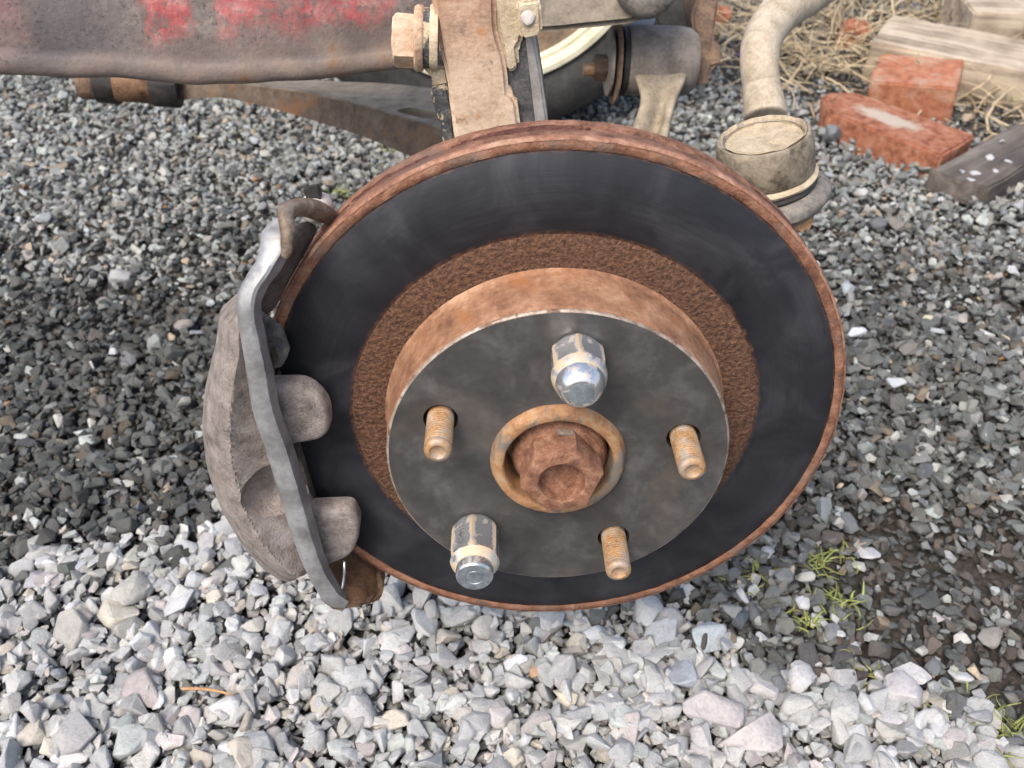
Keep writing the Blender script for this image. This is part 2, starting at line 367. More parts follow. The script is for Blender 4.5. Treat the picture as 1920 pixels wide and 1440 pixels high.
def prism_bm(pts, ext, bevel=0.0, segs=2, rough=0, freq=60, cuts=0):
    bm = bmesh.new()
    a = [bm.verts.new(p) for p in pts]; b = [bm.verts.new(p + ext) for p in pts]
    n = len(pts)
    bm.faces.new(a); bm.faces.new(b[::-1])
    for i in range(n): bm.faces.new((a[i], b[i], b[(i + 1) % n], a[(i + 1) % n]))
    bmesh.ops.recalc_face_normals(bm, faces=bm.faces[:])
    if bevel:
        ed = [e for e in bm.edges if len(e.link_faces) == 2 and e.calc_face_angle(0) > R(35)]
        bmesh.ops.bevel(bm, geom=ed, offset=bevel, segments=segs, affect='EDGES', clamp_overlap=True)
    if cuts:
        bmesh.ops.triangulate(bm, faces=bm.faces[:])
        for _ in range(cuts):
            bmesh.ops.subdivide_edges(bm, edges=[e for e in bm.edges if e.calc_length() > .006], cuts=1)
            bmesh.ops.triangulate(bm, faces=bm.faces[:])
    if rough: rough_up(bm, rough, freq)
    return bm
def prism(name, pts, ext, mat, parent, bevel=.001, **k):
    return link(name, bm_mesh(prism_bm(pts, ext, bevel, **k), name, True, 40), mat, parent)
def loft_bm(secs, caps=True):
    bm = bmesh.new(); V = [[bm.verts.new(p) for p in s] for s in secs]; n = len(secs[0])
    for k in range(len(secs) - 1):
        for i in range(n): bm.faces.new((V[k][i], V[k][(i + 1) % n], V[k + 1][(i + 1) % n], V[k + 1][i]))
    if caps: bm.faces.new(V[0][::-1]); bm.faces.new(V[-1])
    bmesh.ops.recalc_face_normals(bm, faces=bm.faces[:])
    return bm
def subsurf(me, lv=2, bool_with=None):
    """apply subdivision (and an optional boolean cut) to a mesh, return a fresh mesh"""
    o = bpy.data.objects.new('tmp', me); COL.objects.link(o)
    if lv: m = o.modifiers.new('s', 'SUBSURF'); m.levels = lv; m.render_levels = lv
    c = None
    if bool_with is not None:
        c = bpy.data.objects.new('tmpc', bool_with); COL.objects.link(c)
        m = o.modifiers.new('b', 'BOOLEAN'); m.operation = 'DIFFERENCE'; m.object = c; m.solver = 'EXACT'
    dg = bpy.context.evaluated_depsgraph_get()
    me2 = bpy.data.meshes.new_from_object(o.evaluated_get(dg))
    bpy.data.objects.remove(o)
    if c: bpy.data.objects.remove(c)
    return me2
def loft(name, secs, mat, parent, lv=2, caps=True, rough=0, freq=60, crease=None):
    bm = loft_bm(secs, caps)
    me = bm_mesh(bm, name); 
    if lv: me = subsurf(me, lv)
    if rough:
        b = bmesh.new(); b.from_mesh(me); rough_up(b, rough, freq); b.to_mesh(me); b.free()
    smooth(me); me.name = name
    return link(name, me, mat, parent)
def tube_secs(path, rad, n=14, up=Vector((0, 0, 1))):
    secs = []
    for i, p in enumerate(path):
        t = (path[min(i + 1, len(path) - 1)] - path[max(i - 1, 0)]).normalized()
        x = up.cross(t); x = x.normalized() if x.length > 1e-4 else Vector((1, 0, 0)); y = t.cross(x)
        r = rad[i] if isinstance(rad, (list, tuple)) else rad
        secs.append([p + (x * math.cos(2 * math.pi * k / n) + y * math.sin(2 * math.pi * k / n)) * r for k in range(n)])
    return secs
def catmull(pts, m=6):
    out = []
    P = [pts[0]] + list(pts) + [pts[-1]]
    for i in range(1, len(P) - 2):
        for k in range(m):
            t = k / m; a, b, c, d = P[i - 1], P[i], P[i + 1], P[i + 2]
            out.append(0.5 * ((2 * b) + (c - a) * t + (2 * a - 5 * b + 4 * c - d) * t * t + (3 * b - a - 3 * c + d) * t ** 3))
    out.append(pts[-1]); return out

def densify(secs, m=4):
    cols = [catmull([s[i] for s in secs], m) for i in range(len(secs[0]))]
    return [[c[k] for c in cols] for k in range(len(cols[0]))]

# ================================================================== GROUND AND GRAVEL
gb = bmesh.new()
xs = [-120, -30, -6] + list(np.linspace(-1.6, 1.6, 90)) + [6, 30, 120]
ys = [-120, -30, -4] + list(np.linspace(.0, 2.6, 80)) + [6, 30, 120]
gv = [[gb.verts.new((x, y, -.006 + (noise.noise(Vector((x * 9, y * 9, 0))) * .003 if abs(x) < 2 and 0 < y < 3 else 0))) for x in xs] for y in ys]
for j in range(len(ys) - 1):
    for i in range(len(xs) - 1): gb.faces.new((gv[j][i], gv[j][i + 1], gv[j + 1][i + 1], gv[j + 1][i]))
gnd = link('ground', bm_mesh(gb, 'ground'), M['soil']); gnd['kind'] = 'structure'

def stone_template(npts, bevel, seed):
    r = random.Random(seed); bm = bmesh.new()
    ax = Vector((1, r.uniform(.62, .95), r.uniform(.42, .75)))
    for _ in range(npts):
        v = Vector((r.gauss(0, 1), r.gauss(0, 1), r.gauss(0, 1))).normalized() * r.uniform(.82, 1.08)
        m = max(abs(v.x), abs(v.y), abs(v.z)); v = v * (.55 + .45 / max(m, .3) * .75)
        bm.verts.new((v.x * ax.x, v.y * ax.y, v.z * ax.z))
    bmesh.ops.convex_hull(bm, input=bm.verts[:])
    for v in [v for v in bm.verts if not v.link_faces]: bm.verts.remove(v)
    bmesh.ops.dissolve_limit(bm, angle_limit=R(14), verts=bm.verts[:], edges=bm.edges[:])
    if bevel: bmesh.ops.bevel(bm, geom=bm.edges[:], offset=bevel, segments=1, affect='EDGES', clamp_overlap=True)
    bmesh.ops.triangulate(bm, faces=bm.faces[:])
    bmesh.ops.recalc_face_normals(bm, faces=bm.faces[:])
    s = max(math.hypot(v.co.x, v.co.y) for v in bm.verts)
    for v in bm.verts: v.co /= s
    return bm
hi_t, lo_t = [], []
for k in range(36):
    me = bm_mesh(stone_template(random.randint(11, 17), .055, 100 + k), 'stone', True, 28); me.materials.append(M['stone_obj']); hi_t.append(me)
for k in range(40):
    bm = stone_template(random.randint(10, 13), 0, 500 + k)
    bm.verts.ensure_lookup_table(); bm.faces.ensure_lookup_table()
    lo_t.append((np.array([v.co[:] for v in bm.verts]), np.array([[v.index for v in f.verts] for f in bm.faces]))); bm.free()
hi_np = []
for me in hi_t:
    co = np.zeros(len(me.vertices) * 3); me.vertices.foreach_get('co', co); co = co.reshape(-1, 3)
    fi = np.array([p.vertices[:] for p in me.polygons]); hi_np.append((co, fi))

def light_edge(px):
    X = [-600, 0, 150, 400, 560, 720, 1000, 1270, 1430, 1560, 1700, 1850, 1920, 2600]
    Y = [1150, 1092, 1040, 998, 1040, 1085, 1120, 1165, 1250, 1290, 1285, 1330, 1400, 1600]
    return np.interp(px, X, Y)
def zone_info(x, y):
    """x,y ground arrays -> pixel, and how fresh/pale the gravel lying there is (0 dark .. 1 fresh)"""
    px, py, zz = project(np.stack([x, y, np.zeros_like(x)], 1))
    return px, py, zz
def nz(x, y, f, s=0): return np.array([noise.noise(Vector((a * f + s, b * f, s))) for a, b in zip(x, y)])

def scatter():
    out = []
    # candidate positions over the visible patch
    N = 120000
    y = rng.uniform(.06, 2.10, N * 2); x = rng.uniform(-1.7, 1.75, N * 2)
    px, py, zz = zone_info(x, y)
    keep = (px > -520) & (px < 2440) & (py > -60) & (py < 1950)
    x, y, px, py = x[keep], y[keep], px[keep], py[keep]
    n1 = nz(x, y, 30); n2 = nz(x, y, 9, 5)
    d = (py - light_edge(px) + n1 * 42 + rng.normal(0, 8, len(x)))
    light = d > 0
    # mean radius by zone
    u = rng.random(len(x)); ln = np.exp(rng.normal(0, .32, len(x)))
    rad = np.where(light, .0072 * ln, np.where(py < 620, .0044, .0051) * ln)
    rad = np.where(~light & (px > 1250) & (u < .06), rad * 1.6, rad)
    rad = np.where(light & (rng.random(len(x)) < .5), rad * .55, rad)
    rad = np.clip(rad, .0028, .0165)
    far = py < 420
    # thinning so that total cover stays about 2.3 layers
    cover = np.where(light, 5.6, 3.0)
    brown = (px > 1480) & (py > 960) & (py - light_edge(px) < 0) & (py > 960 + (1920 - px) * .25 * 0)
    bro = np.clip((px - 1430) / 250, 0, 1) * np.clip((py - 930) / 120, 0, 1) * (1 - light)
    cover = cover * (1 - .62 * bro * (n2 > -.25))
    strawy = (px > 1290) & (py < 190 - (px - 1290) * -.28 * 0 + (px - 1500) * .22)
    cover = np.where(strawy, .35, cover)
    area = np.pi * rad ** 2 * .62
    cell = (2.10 - .06) * (1.7 + 1.75) / (N * 2)
    outside = (px < -120) | (px > 2040) | (py > 1540)
    cover = np.where(outside, cover * .75, cover); rad = np.where(outside, rad * 1.25, rad); area = np.pi * rad ** 2 * .62
    p = cover * cell / area
    sel = rng.random(len(x)) < p
    x, y, px, py, rad, light, bro, n2, n1, d, strawy = [a[sel] for a in (x, y, px, py, rad, light, bro, n2, n1, d, strawy)]
    n = len(x)
    # colours -------------------------------------------------
    col = np.zeros((n, 3)); u = rng.random(n); v = rng.normal(0, 1, n)
    Lb = np.clip(.405 + .06 * v, .24, .56)
    tint = rng.choice(8, n, p=[.34, .2, .12, .1, .09, .06, .05, .04])
    T = np.array([(1, .995, .96), (.97, .99, .99), (1, .98, .97), (.95, 1, .955), (1, .97, .89), (.78, .79, .80), (1.03, .94, .80), (.97, .89, .86)])
    col_l = Lb[:, None] * T[tint]
    # darker gravel, paler towards the far side
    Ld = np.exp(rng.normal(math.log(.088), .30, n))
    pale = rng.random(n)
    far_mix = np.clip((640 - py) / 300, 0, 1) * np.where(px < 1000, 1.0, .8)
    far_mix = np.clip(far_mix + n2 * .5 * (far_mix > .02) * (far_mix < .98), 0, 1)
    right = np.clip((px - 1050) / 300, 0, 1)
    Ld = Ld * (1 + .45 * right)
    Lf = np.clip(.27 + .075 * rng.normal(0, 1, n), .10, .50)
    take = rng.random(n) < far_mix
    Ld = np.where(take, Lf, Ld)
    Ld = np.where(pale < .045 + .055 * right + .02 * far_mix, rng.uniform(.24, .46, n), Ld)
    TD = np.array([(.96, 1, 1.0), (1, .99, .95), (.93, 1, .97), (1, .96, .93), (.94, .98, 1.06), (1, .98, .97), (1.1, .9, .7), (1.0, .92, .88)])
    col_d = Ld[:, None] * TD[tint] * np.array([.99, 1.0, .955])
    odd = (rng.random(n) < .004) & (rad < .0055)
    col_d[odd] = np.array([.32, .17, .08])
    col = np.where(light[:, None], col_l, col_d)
    bmask = (bro > .3) & (rng.random(n) < .25)
    col[bmask & ~light] = np.array([.092, .078, .068]) * rng.uniform(.7, 1.4, (int((bmask & ~light).sum()), 1))
    stray = ~light & (d > -130) & (rng.random(n) < .10 * (1 + d / 130)); col[stray] = col_l[stray]
    mix_in = light & (d < 90) & (rng.random(n) < .28 * (1 - d / 90)); col[mix_in] = col_d[mix_in]
    # a packed bed of small chips under the near gravel
    by_, bx_2 = np.meshgrid(np.arange(.17, .95, .0062), np.arange(-.62, .66, .0062), indexing='ij')
    bx_2 = (bx_2 + rng.normal(0, .0016, bx_2.shape)).ravel(); by_ = (by_ + rng.normal(0, .0016, by_.shape)).ravel()
    p1, p2, _z = zone_info(bx_2, by_)
    kk = (p1 > -120) & (p1 < 2040) & (p2 > 640) & (p2 < 1540) & ~((p1 > 1470) & (p2 > 950) & (p2 < light_edge(p1)) & (rng.random(len(p1)) < .72))
    bx_2, by_, p1, p2 = bx_2[kk], by_[kk], p1[kk], p2[kk]
    bl = p2 - light_edge(p1) + rng.normal(0, 20, len(p1)) > 0
    br_ = rng.uniform(.0036, .0058, len(p1)); bv = rng.normal(0, 1, len(p1))
    bcol = np.where(bl, np.clip(.35 + .055 * bv, .2, .52), np.exp(math.log(.085) + .3 * bv))[:, None] * T[rng.integers(0, 5, len(p1))]
    x = np.concatenate([x, bx_2]); y = np.concatenate([y, by_]); rad = np.concatenate([rad, br_]); col = np.concatenate([col, bcol]); light = np.concatenate([light, bl])
    okey = np.concatenate([rad[:n] * np.exp(rng.normal(0, .55, n)), np.full(len(p1), -1.0)]); n = len(x)
    # hand placed big stones (pixel, length px, colour)
    BIG = [(1245, 1192, 80, (.44, .46, .47)), (1330, 1203, 84, (.45, .49, .50)), (1215, 1150, 66, (.47, .48, .47)), (1280, 1265, 90, (.40, .42, .46)),
           (335, 1133, 84, (.55, .555, .56)), (790, 1132, 80, (.50, .49, .46)), (275, 1300, 88, (.40, .36, .35)), (230, 1145, 86, (.55, .52, .44)),
           (1225, 1170, 60, (.5, .52, .51)), (878, 1345, 62, (.48, .45, .42)), (938, 1345, 60, (.50, .47, .46)), (1000, 1360, 70, (.46, .43, .42)),
           (1065, 1355, 62, (.58, .57, .54)), (970, 1250, 52, (.72, .72, .74)), (1011, 1256, 42, (.52, .33, .21)), (1062, 1303, 52, (.60, .55, .43)),
           (1340, 1345, 118, (.44, .41, .41)), (1400, 1395, 130, (.48, .45, .445)), (1505, 1130, 30, (.6, .6, .6)), (1632, 1026, 46, (.60, .60, .60)),
           (1570, 1190, 30, (.55, .55, .54)), (1535, 1155, 32, (.62, .62, .63)), (1815, 1180, 44, (.58, .57, .54)), (1805, 1262, 46, (.60, .60, .60)),
           (1848, 1285, 32, (.62, .62, .62)), (1865, 1350, 42, (.52, .49, .45)), (1690, 1300, 84, (.50, .48, .49)), (1500, 1275, 60, (.52, .52, .52)),
           (1430, 1290, 66, (.52, .50, .50)), (1660, 1345, 60, (.55, .54, .54)), (1720, 1350, 60, (.56, .56, .56)), (150, 805, 30, (.6, .6, .6)),
           (222, 515, 46, (.40, .40, .40)), (345, 755, 36, (.45, .44, .38)), (345, 610, 36, (.30, .27, .25)), (1608, 625, 36, (.62, .66, .68)),
           (1615, 350, 30, (.62, .62, .6)), (1742, 602, 28, (.55, .52, .36)), (1850, 630, 32, (.58, .57, .53)), (65, 1030, 46, (.30, .31, .31)),
           (250, 1045, 44, (.55, .54, .47)), (145, 1060, 34, (.55, .55, .58)), (70, 1090, 62, (.40, .39, .41)), (430, 1420, 60, (.62, .62, .62)),
           (130, 1420, 70, (.64, .63, .62)), (270, 1425, 66, (.62, .60, .55)), (1520, 1228, 62, (.10, .095, .095)), (1580, 1232, 66, (.085, .08, .085)),
           (1390, 1160, 46, (.095, .11, .125)), (1400, 1120, 44, (.5, .51, .52)), (1480, 1075, 34, (.45, .40, .33)), (560, 1275, 60, (.48, .45, .42)),
           (620, 1250, 46, (.56, .55, .50)), (330, 1255, 52, (.46, .46, .45)), (310, 1230, 50, (.47, .45, .42)), (1700, 1265, 36, (.50, .50, .50)),
           (1440, 1035, 30, (.5, .5, .5)), (1785, 1030, 30, (.42, .42, .42)), (1590, 540, 30, (.42, .46, .48)), (1905, 500, 30, (.55, .55, .56))]
    bx, by, br, bc = [], [], [], []
    for (qx, qy, L, c) in BIG:
        g = ground(qx, qy, .012); zd = (g - CAM).dot(Vector((0, CP, -SP)))
        bx.append(g.x); by.append(g.y); br.append(L * zd / FPX / 2 * 1.04); bc.append(tuple(v * .86 for v in c))
    nb = len(bx)
    # small below, large on top, with a good deal of mixing; hand placed ones last
    order = np.argsort(okey, kind='stable')
    x = np.concatenate([x[order], bx]); y = np.concatenate([y[order], by]); rad = np.concatenate([rad[order], br]); col = np.concatenate([col[order], bc])
    light = np.concatenate([light[order], np.zeros(nb, bool)])
    big = np.zeros(len(x), bool); big[n:] = True
    return x, y, rad, col, light, big

gx, gy, gr, gcol, glight, gbig = scatter()
NS = len(gx)
# settle: a height field, each stone rests on what is under it
res = .003; ox, oy = -1.8, .0; HW, HH = int(3.6 / res), int(2.3 / res)
hf = np.full((HH, HW), -.006)
gz = np.zeros(NS); vis_top = np.zeros(NS)
flat = rng.uniform(.42, .72, NS)
for i in range(NS):
    r = gr[i]; k = max(1, int(r * .62 / res)); cx_, cy_ = int((gx[i] - ox) / res), int((gy[i] - oy) / res)
    a, b, c, d = max(cy_ - k, 0), cy_ + k + 1, max(cx_ - k, 0), cx_ + k + 1
    pat = hf[a:b, c:d]
    if pat.size == 0: continue
    h = pat.mean() * .75 + pat.max() * .25
    t = r * flat[i]
    gz[i] = min(h, .010) + t * (.62 if not gbig[i] else .5)
    hf[a:b, c:d] = np.maximum(pat, gz[i] + t * .55)
qx, qy, qz = project(np.stack([gx, gy, gz], 1))
size_px = gr * FPX / qz
top_h = np.array([hf[min(max(int((gy[i] - oy) / res), 0), HH - 1), min(max(int((gx[i] - ox) / res), 0), HW - 1)] for i in range(NS)])
buried = top_h - (gz + gr * flat * .55)
inframe = (qx > -20) & (qx < 1940) & (qy > 0) & (qy < 1460)
hid = ((qx - 1046) / 560) ** 2 + ((qy - 690) / 470) ** 2 < 1
hid |= (qx > 400) & (qx < 640) & (qy > 560) & (qy < 1000)
score = size_px * (1 - np.clip(buried / (gr * .9), 0, .7)) * inframe * ~hid
score[gbig & ~hid] += 60
best = set(np.argsort(-score)[:290].tolist())

def rand_rot(i, big):
    z = rng.uniform(0, 2 * math.pi)
    s = .22 if big else .5
    return Matrix.Rotation(z, 3, 'Z') @ Matrix.Rotation(rng.normal(0, s), 3, 'X') @ Matrix.Rotation(rng.normal(0, s), 3, 'Y')
V, Fc, Cc = [], [], []; off = 0
for i in range(NS):
    Rm = rand_rot(i, gbig[i])
    sc = (gr[i], gr[i] * rng.uniform(.8, 1.1), gr[i] * flat[i] * 1.55)
    if i in best:
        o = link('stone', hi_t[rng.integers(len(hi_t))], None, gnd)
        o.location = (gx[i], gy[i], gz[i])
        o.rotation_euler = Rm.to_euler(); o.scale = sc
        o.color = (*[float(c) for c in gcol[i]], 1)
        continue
    near = size_px[i] > 17
    co, fi = (hi_np if near else lo_t)[rng.integers(len(hi_np if near else lo_t))]
    p = (co * np.array(sc)) @ np.array(Rm).T + np.array((gx[i], gy[i], gz[i]))
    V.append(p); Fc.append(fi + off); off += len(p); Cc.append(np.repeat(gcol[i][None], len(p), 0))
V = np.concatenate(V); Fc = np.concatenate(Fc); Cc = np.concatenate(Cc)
me = bpy.data.meshes.new('gravel'); me.vertices.add(len(V)); me.vertices.foreach_set('co', V.ravel())
me.loops.add(len(Fc) * 3); me.loops.foreach_set('vertex_index', Fc.ravel().astype(np.int32))
me.polygons.add(len(Fc)); me.polygons.foreach_set('loop_start', np.arange(0, len(Fc) * 3, 3, dtype=np.int32))
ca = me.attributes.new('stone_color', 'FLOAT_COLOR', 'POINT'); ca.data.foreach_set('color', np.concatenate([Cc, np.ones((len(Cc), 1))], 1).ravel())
me.update(calc_edges=True); smooth(me, False)
gravel = link('gravel', me, M['stone_stuff'], gnd); gravel['kind'] = 'stuff'


# ================================================================== BRAKE DISC (local frame, z outward, hat face z = 0)
disc = thing('brake_disc', 'large rusty rimmed brake disc with dark grey swept face and raised hub hat', 'brake disc', mat=DM)
F0 = FACE
link('outer_rim', bm_mesh(lathe([(.1334, F0 - .0004), (.1338, F0), (.1372, F0), (.1384, F0 - .0012), (.1386, F0 - .003), (.1386, F0 - .0085),
     (.1379, F0 - .0092), (.1379, F0 - .0135), (.1386, F0 - .0142), (.1386, F0 - .0205), (.1378, F0 - .0225), (.110, F0 - .0225), (.110, F0 - .004)], 220, rough=.0004, freq=220), 'outer_rim', True, 50), M['rust_edge'], disc)
link('rim_face', bm_mesh(lathe([(.1333, F0 - .0002), (.1336, F0 + .0003), (.1370, F0 + .0003), (.1376, F0 - .0004)], 220, rough=.0003, freq=250), 'rim_face', True, 60), M['rust_rim'], disc)
link('rim_corner', bm_mesh(lathe([(.1374, F0 + .0004), (.1380, F0 + .0002), (.1386, F0 - .0006), (.1388, F0 - .0016), (.1387, F0 - .0024)], 220, rough=.0003, freq=200), 'rim_corner', True, 70), M['rust_corner_highlight'], disc)
# pitted rust scale along the groove in the disc edge
bmp = bmesh.new()
for k in range(220):
    a = rng.uniform(0, 2 * math.pi)
    if noise.noise(Vector((math.cos(a) * 4, math.sin(a) * 4, 3))) < -.12: continue
    L = rng.uniform(.006, .018); z0 = F0 - .0114 + rng.normal(0, .0012); hw = rng.uniform(.0006, .0018)
    ring = []
    for q in range(7):
        aa = a + (q / 6 - .5) * L / .1386; wv = hw * math.sin(math.pi * (q + .35) / 6.7)
        ring.append([bmp.verts.new((r_ * math.cos(aa), r_ * math.sin(aa), z0 + s * wv)) for r_, s in ((.1378, -1.2), (.13875 + rng.uniform(-.0002, .0003), 0), (.1378, 1.2))])
    for q in range(6):
        for s in range(2): bmp.faces.new((ring[q][s], ring[q][s + 1], ring[q + 1][s + 1], ring[q + 1][s]))
o = link('rust_scale', bm_mesh(bmp, 'rust_scale', False), M['rust_pit'], disc); o['kind'] = 'stuff'
link('friction_ring', bm_mesh(lathe([(.0966, F0 - .0006), (.0970, F0 - .0003), (.1330, F0 - .0003), (.1334, F0 - .0007)], 220), 'friction_ring', True, 60), M['friction'], disc)
link('inner_band', bm_mesh(lathe([(.0790, F0 + .0002), (.0825, F0 - .0003), (.0850, F0), (.0955, F0 + .0002), (.0968, F0 - .0005)], 220, rough=.0003, freq=500), 'inner_band', True, 60), M['rust_band'], disc)
link('hat_barrel', bm_mesh(lathe([(.0812, F0 + .0004), (.0802, F0 + .0016), (.0797, F0 + .004), (.0786, -.012), (.0779, -.0045), (.0777, -.0016), (.0770, -.0008)], 200, rough=.0002, freq=160), 'hat_barrel', True, 60), M['rust_hat'], disc)
link('hat_edge', bm_mesh(lathe([(.0776, -.0016), (.0777, -.0011), (.0771, -.0003), (.0764, -.0001)], 200), 'hat_edge', True, 60), M['edge_bright'], disc)
PH = R(84.5); STUD = [PH + R(72) * k for k in range(5)]
def face_plate():
    bm = bmesh.new(); edges = []
    def ring(cx, cy, r, n):
        vs = [bm.verts.new((cx + r * math.cos(2 * math.pi * i / n), cy + r * math.sin(2 * math.pi * i / n), 0)) for i in range(n)]
        for i in range(n): edges.append(bm.edges.new((vs[i], vs[(i + 1) % n])))
    ring(0, 0, .0766, 160); ring(0, 0, .0305, 72)
    for a in STUD: ring(.05715 * math.cos(a), .05715 * math.sin(a), .0077, 36)
    bmesh.ops.triangle_fill(bm, edges=edges, use_beauty=True, use_dissolve=False)
    ret = bmesh.ops.extrude_face_region(bm, geom=bm.faces[:])
    for v in [g for g in ret['geom'] if isinstance(g, bmesh.types.BMVert)]: v.co.z -= .006
    return bm
link('hat_face', bm_mesh(face_plate(), 'hat_face', False), M['hat_face'], disc)

# ------------------------------------------------------------------ wheel hub behind it
hub = thing('wheel_hub', 'rusty wheel hub collar with threaded wheel studs in the disc centre', 'wheel hub', mat=DM)
link('hub_collar', bm_mesh(lathe([(.0310, -.012), (.0310, -.0004), (.0307, .0012), (.0292, .0042), (.0286, .0048), (.0256, .0050), (.0248, .0044), (.0243, .0020), (.0242, -.016), (.0, -.016)], 96, rough=.00025, freq=180), 'hub_collar', True, 50), M['rust_collar'], hub)
link('hub_flange', bm_mesh(lathe([(.0242, -.0075), (.070, -.0075), (.070, -.018), (.030, -.024), (.030, -.075), (0, -.075)], 72), 'hub_flange', True, 40), M['rust_pit'], hub)
def stud_mesh():
    L = .0232; prof = [(.0059, -.008), (.0060, -.001)]
    z = .0
    while z < L - .0032:
        prof += [(.0060, z), (.0060, z + .0002), (.0051, z + .00070), (.0051, z + .00090), (.0060, z + .00140)]; z += .00155
    prof += [(.0060, L - .0022), (.0058, L - .0010), (.0047, L - .0001), (.0036, L), (.0030, L - .0006), (.0010, L - .0013), (0, L - .0014)]
    return bm_mesh(lathe(prof, 40), 'stud', True, 50)
sm = stud_mesh()
for i, a in enumerate(STUD):
    o = link('stud', sm, M['rust_stud'], hub); o.location = (.05715 * math.cos(a), .05715 * math.sin(a), 0); o.rotation_euler = (0, 0, 1.3 * i)

# ------------------------------------------------------------------ axle nut
T = Matrix.Translation
an = thing('axle_nut', 'rusty hexagonal axle nut with open socket in the centre of the hub', 'axle nut', mat=DM)
hexp = [(.0215, -.0155), (.0218, -.004), (.0205, -.0015), (.0192, .0004), (.0186, .0010, 1.0), (.0187, .0016, 1.0), (.0187, .0138, 1.0), (.0176, .0154, 1.0), (.0172, .0156, 1.0), (.0112, .0157), (.0104, .0152), (.0099, .0085), (.0, .0078)]
link('nut_body', bm_mesh(xform(lathe(hexp, 72, rough=.0001, freq=260, rot=R(12)), T((.001, -.001, .0))), 'nut_body', True, 32), M['rust_nut'], an)
sl = prism_bm([Vector((.0004, .0173, .0005)), Vector((.0086, .0160, .0005)), Vector((.0080, .0148, .0035)), Vector((.0012, .0160, .0035))], Vector((.0003, .0012, .0006)), .0003)
link('staked_collar_dent', bm_mesh(xform(sl, Matrix.Rotation(R(8), 4, 'Z')), 'dent', True, 40), M['lug_brown'], an)

# ------------------------------------------------------------------ chrome lug nuts
def lug(name, label, a, prof_body, prof_cap, rot, capmat, endmat, endprof, letters=None):
    m = DM @ T((.05715 * math.cos(a), .05715 * math.sin(a), 0))
    t = thing(name, label, 'lug nut', mat=m, group='chrome lug nuts on the wheel studs')
    link('hex_body', bm_mesh(lathe(prof_body, 96, rot=rot), 'hex_body', True, 28), chrome('nut_chrome', rot=rot), t)
    link('shoulder', bm_mesh(lathe(prof_cap[0], 64, rough=.00018, freq=300), 'shoulder', True, 40), M['chrome_crust'], t)
    link('cap', bm_mesh(lathe(prof_cap[1], 64), 'cap', True, 40), capmat, t)
    link('end_face', bm_mesh(lathe(endprof, 64), 'end_face', True, 40), endmat, t)
    if letters:
        cu = bpy.data.curves.new('stamp', 'FONT'); cu.body = letters; cu.size = .0042; cu.extrude = .00008; cu.align_x = 'CENTER'; cu.align_y = 'CENTER'
        o = bpy.data.objects.new('tmp', cu); COL.objects.link(o)
        me = bpy.data.meshes.new_from_object(o.evaluated_get(bpy.context.evaluated_depsgraph_get())); bpy.data.objects.remove(o)
        fa = rot + R(30 + 60 * LFACE); ap = .0121 * math.cos(R(30)) + .00006
        n_ = Vector((math.cos(fa), math.sin(fa), 0)); x_ = Vector((0, 0, -1)); y_ = n_.cross(x_)
        mm = Matrix(((x_.x, y_.x, n_.x, n_.x * ap), (x_.y, y_.y, n_.y, n_.y * ap), (x_.z, y_.z, n_.z, .0125), (0, 0, 0, 1)))
        me.transform(mm); me.name = 'stamped_mark'
        link('stamped_mark', me, M['strip_dark'], t)
    return t
LFACE = 0
H = .0121
lug('lug_nut', 'flat ended chrome lug nut on the lower stud, blue grey round end', STUD[2],
    [(.0095, .0004), (.0105, .0016), (.0117, .0040, .5), (H, .0065, 1), (H, .0195, 1), (.0118, .0212, .6), (.0110, .0232, .1), (.0102, .0240)],
    ([(.0113, .0226), (.0106, .0238), (.0098, .0252), (.0088, .0262), (.0084, .0262)], [(.0085, .0255), (.0086, .0300), (.0083, .0313), (.0078, .0318)]),
    PH + R(36) - R(24), M['chrome'], M['zinc_end'], [(.0080, .0317), (.0043, .0318), (.0041, .0315), (.0037, .0315), (.0035, .0318), (0, .0318)], letters='CHM S')
lug('lug_nut', 'domed chrome lug nut on the uppermost stud, rust around its shoulder', STUD[0],
    [(.0095, .0004), (.0105, .0012), (.0117, .0028, .5), (H, .0048, 1), (H, .0135, 1), (.0118, .0155, .6), (.0112, .0172, .1), (.0105, .0180)],
    ([(.0114, .0166), (.0112, .0185), (.0106, .0205), (.0098, .0222)], [(.0101, .0210), (.0097, .0235), (.0086, .0265), (.0070, .0285), (.0056, .0292), (.0050, .0291)]),
    R(84.5) + R(6), M['chrome'], M['zinc_end'], [(.0052, .0291), (.0044, .0293), (.0, .0293)])

# ================================================================== CALIPER
cal = thing('brake_caliper', 'brown cast iron brake caliper with two fingers hooked over the left of the disc', 'brake caliper', loc=dp(450, 1000, -10))
ST = [((441, 557), (446, 566), (454, 578), (468, 588), (492, 592)),
      ((406, 592), (417, 604), (440, 622), (466, 634), (500, 640)),
      ((397, 655), (410, 662), (438, 676), (472, 694), (512, 704)),
      ((375, 735), (390, 742), (421, 752), (462, 766), (528, 772)),
      ((370, 812), (385, 819), (419, 831), (470, 842), (548, 850)),
      ((385, 905), (400, 911), (436, 918), (490, 922), (578, 925)),
      ((417, 980), (432, 982), (461, 983), (515, 976), (604, 975)),
      ((466, 1052), (478, 1049), (497, 1041), (537, 1027), (612, 1030)),
      ((505, 1088), (517, 1084), (535, 1074), (562, 1058), (612, 1058)),
      ((545, 1101), (555, 1098), (566, 1090), (582, 1080), (606, 1074))]
secs = []
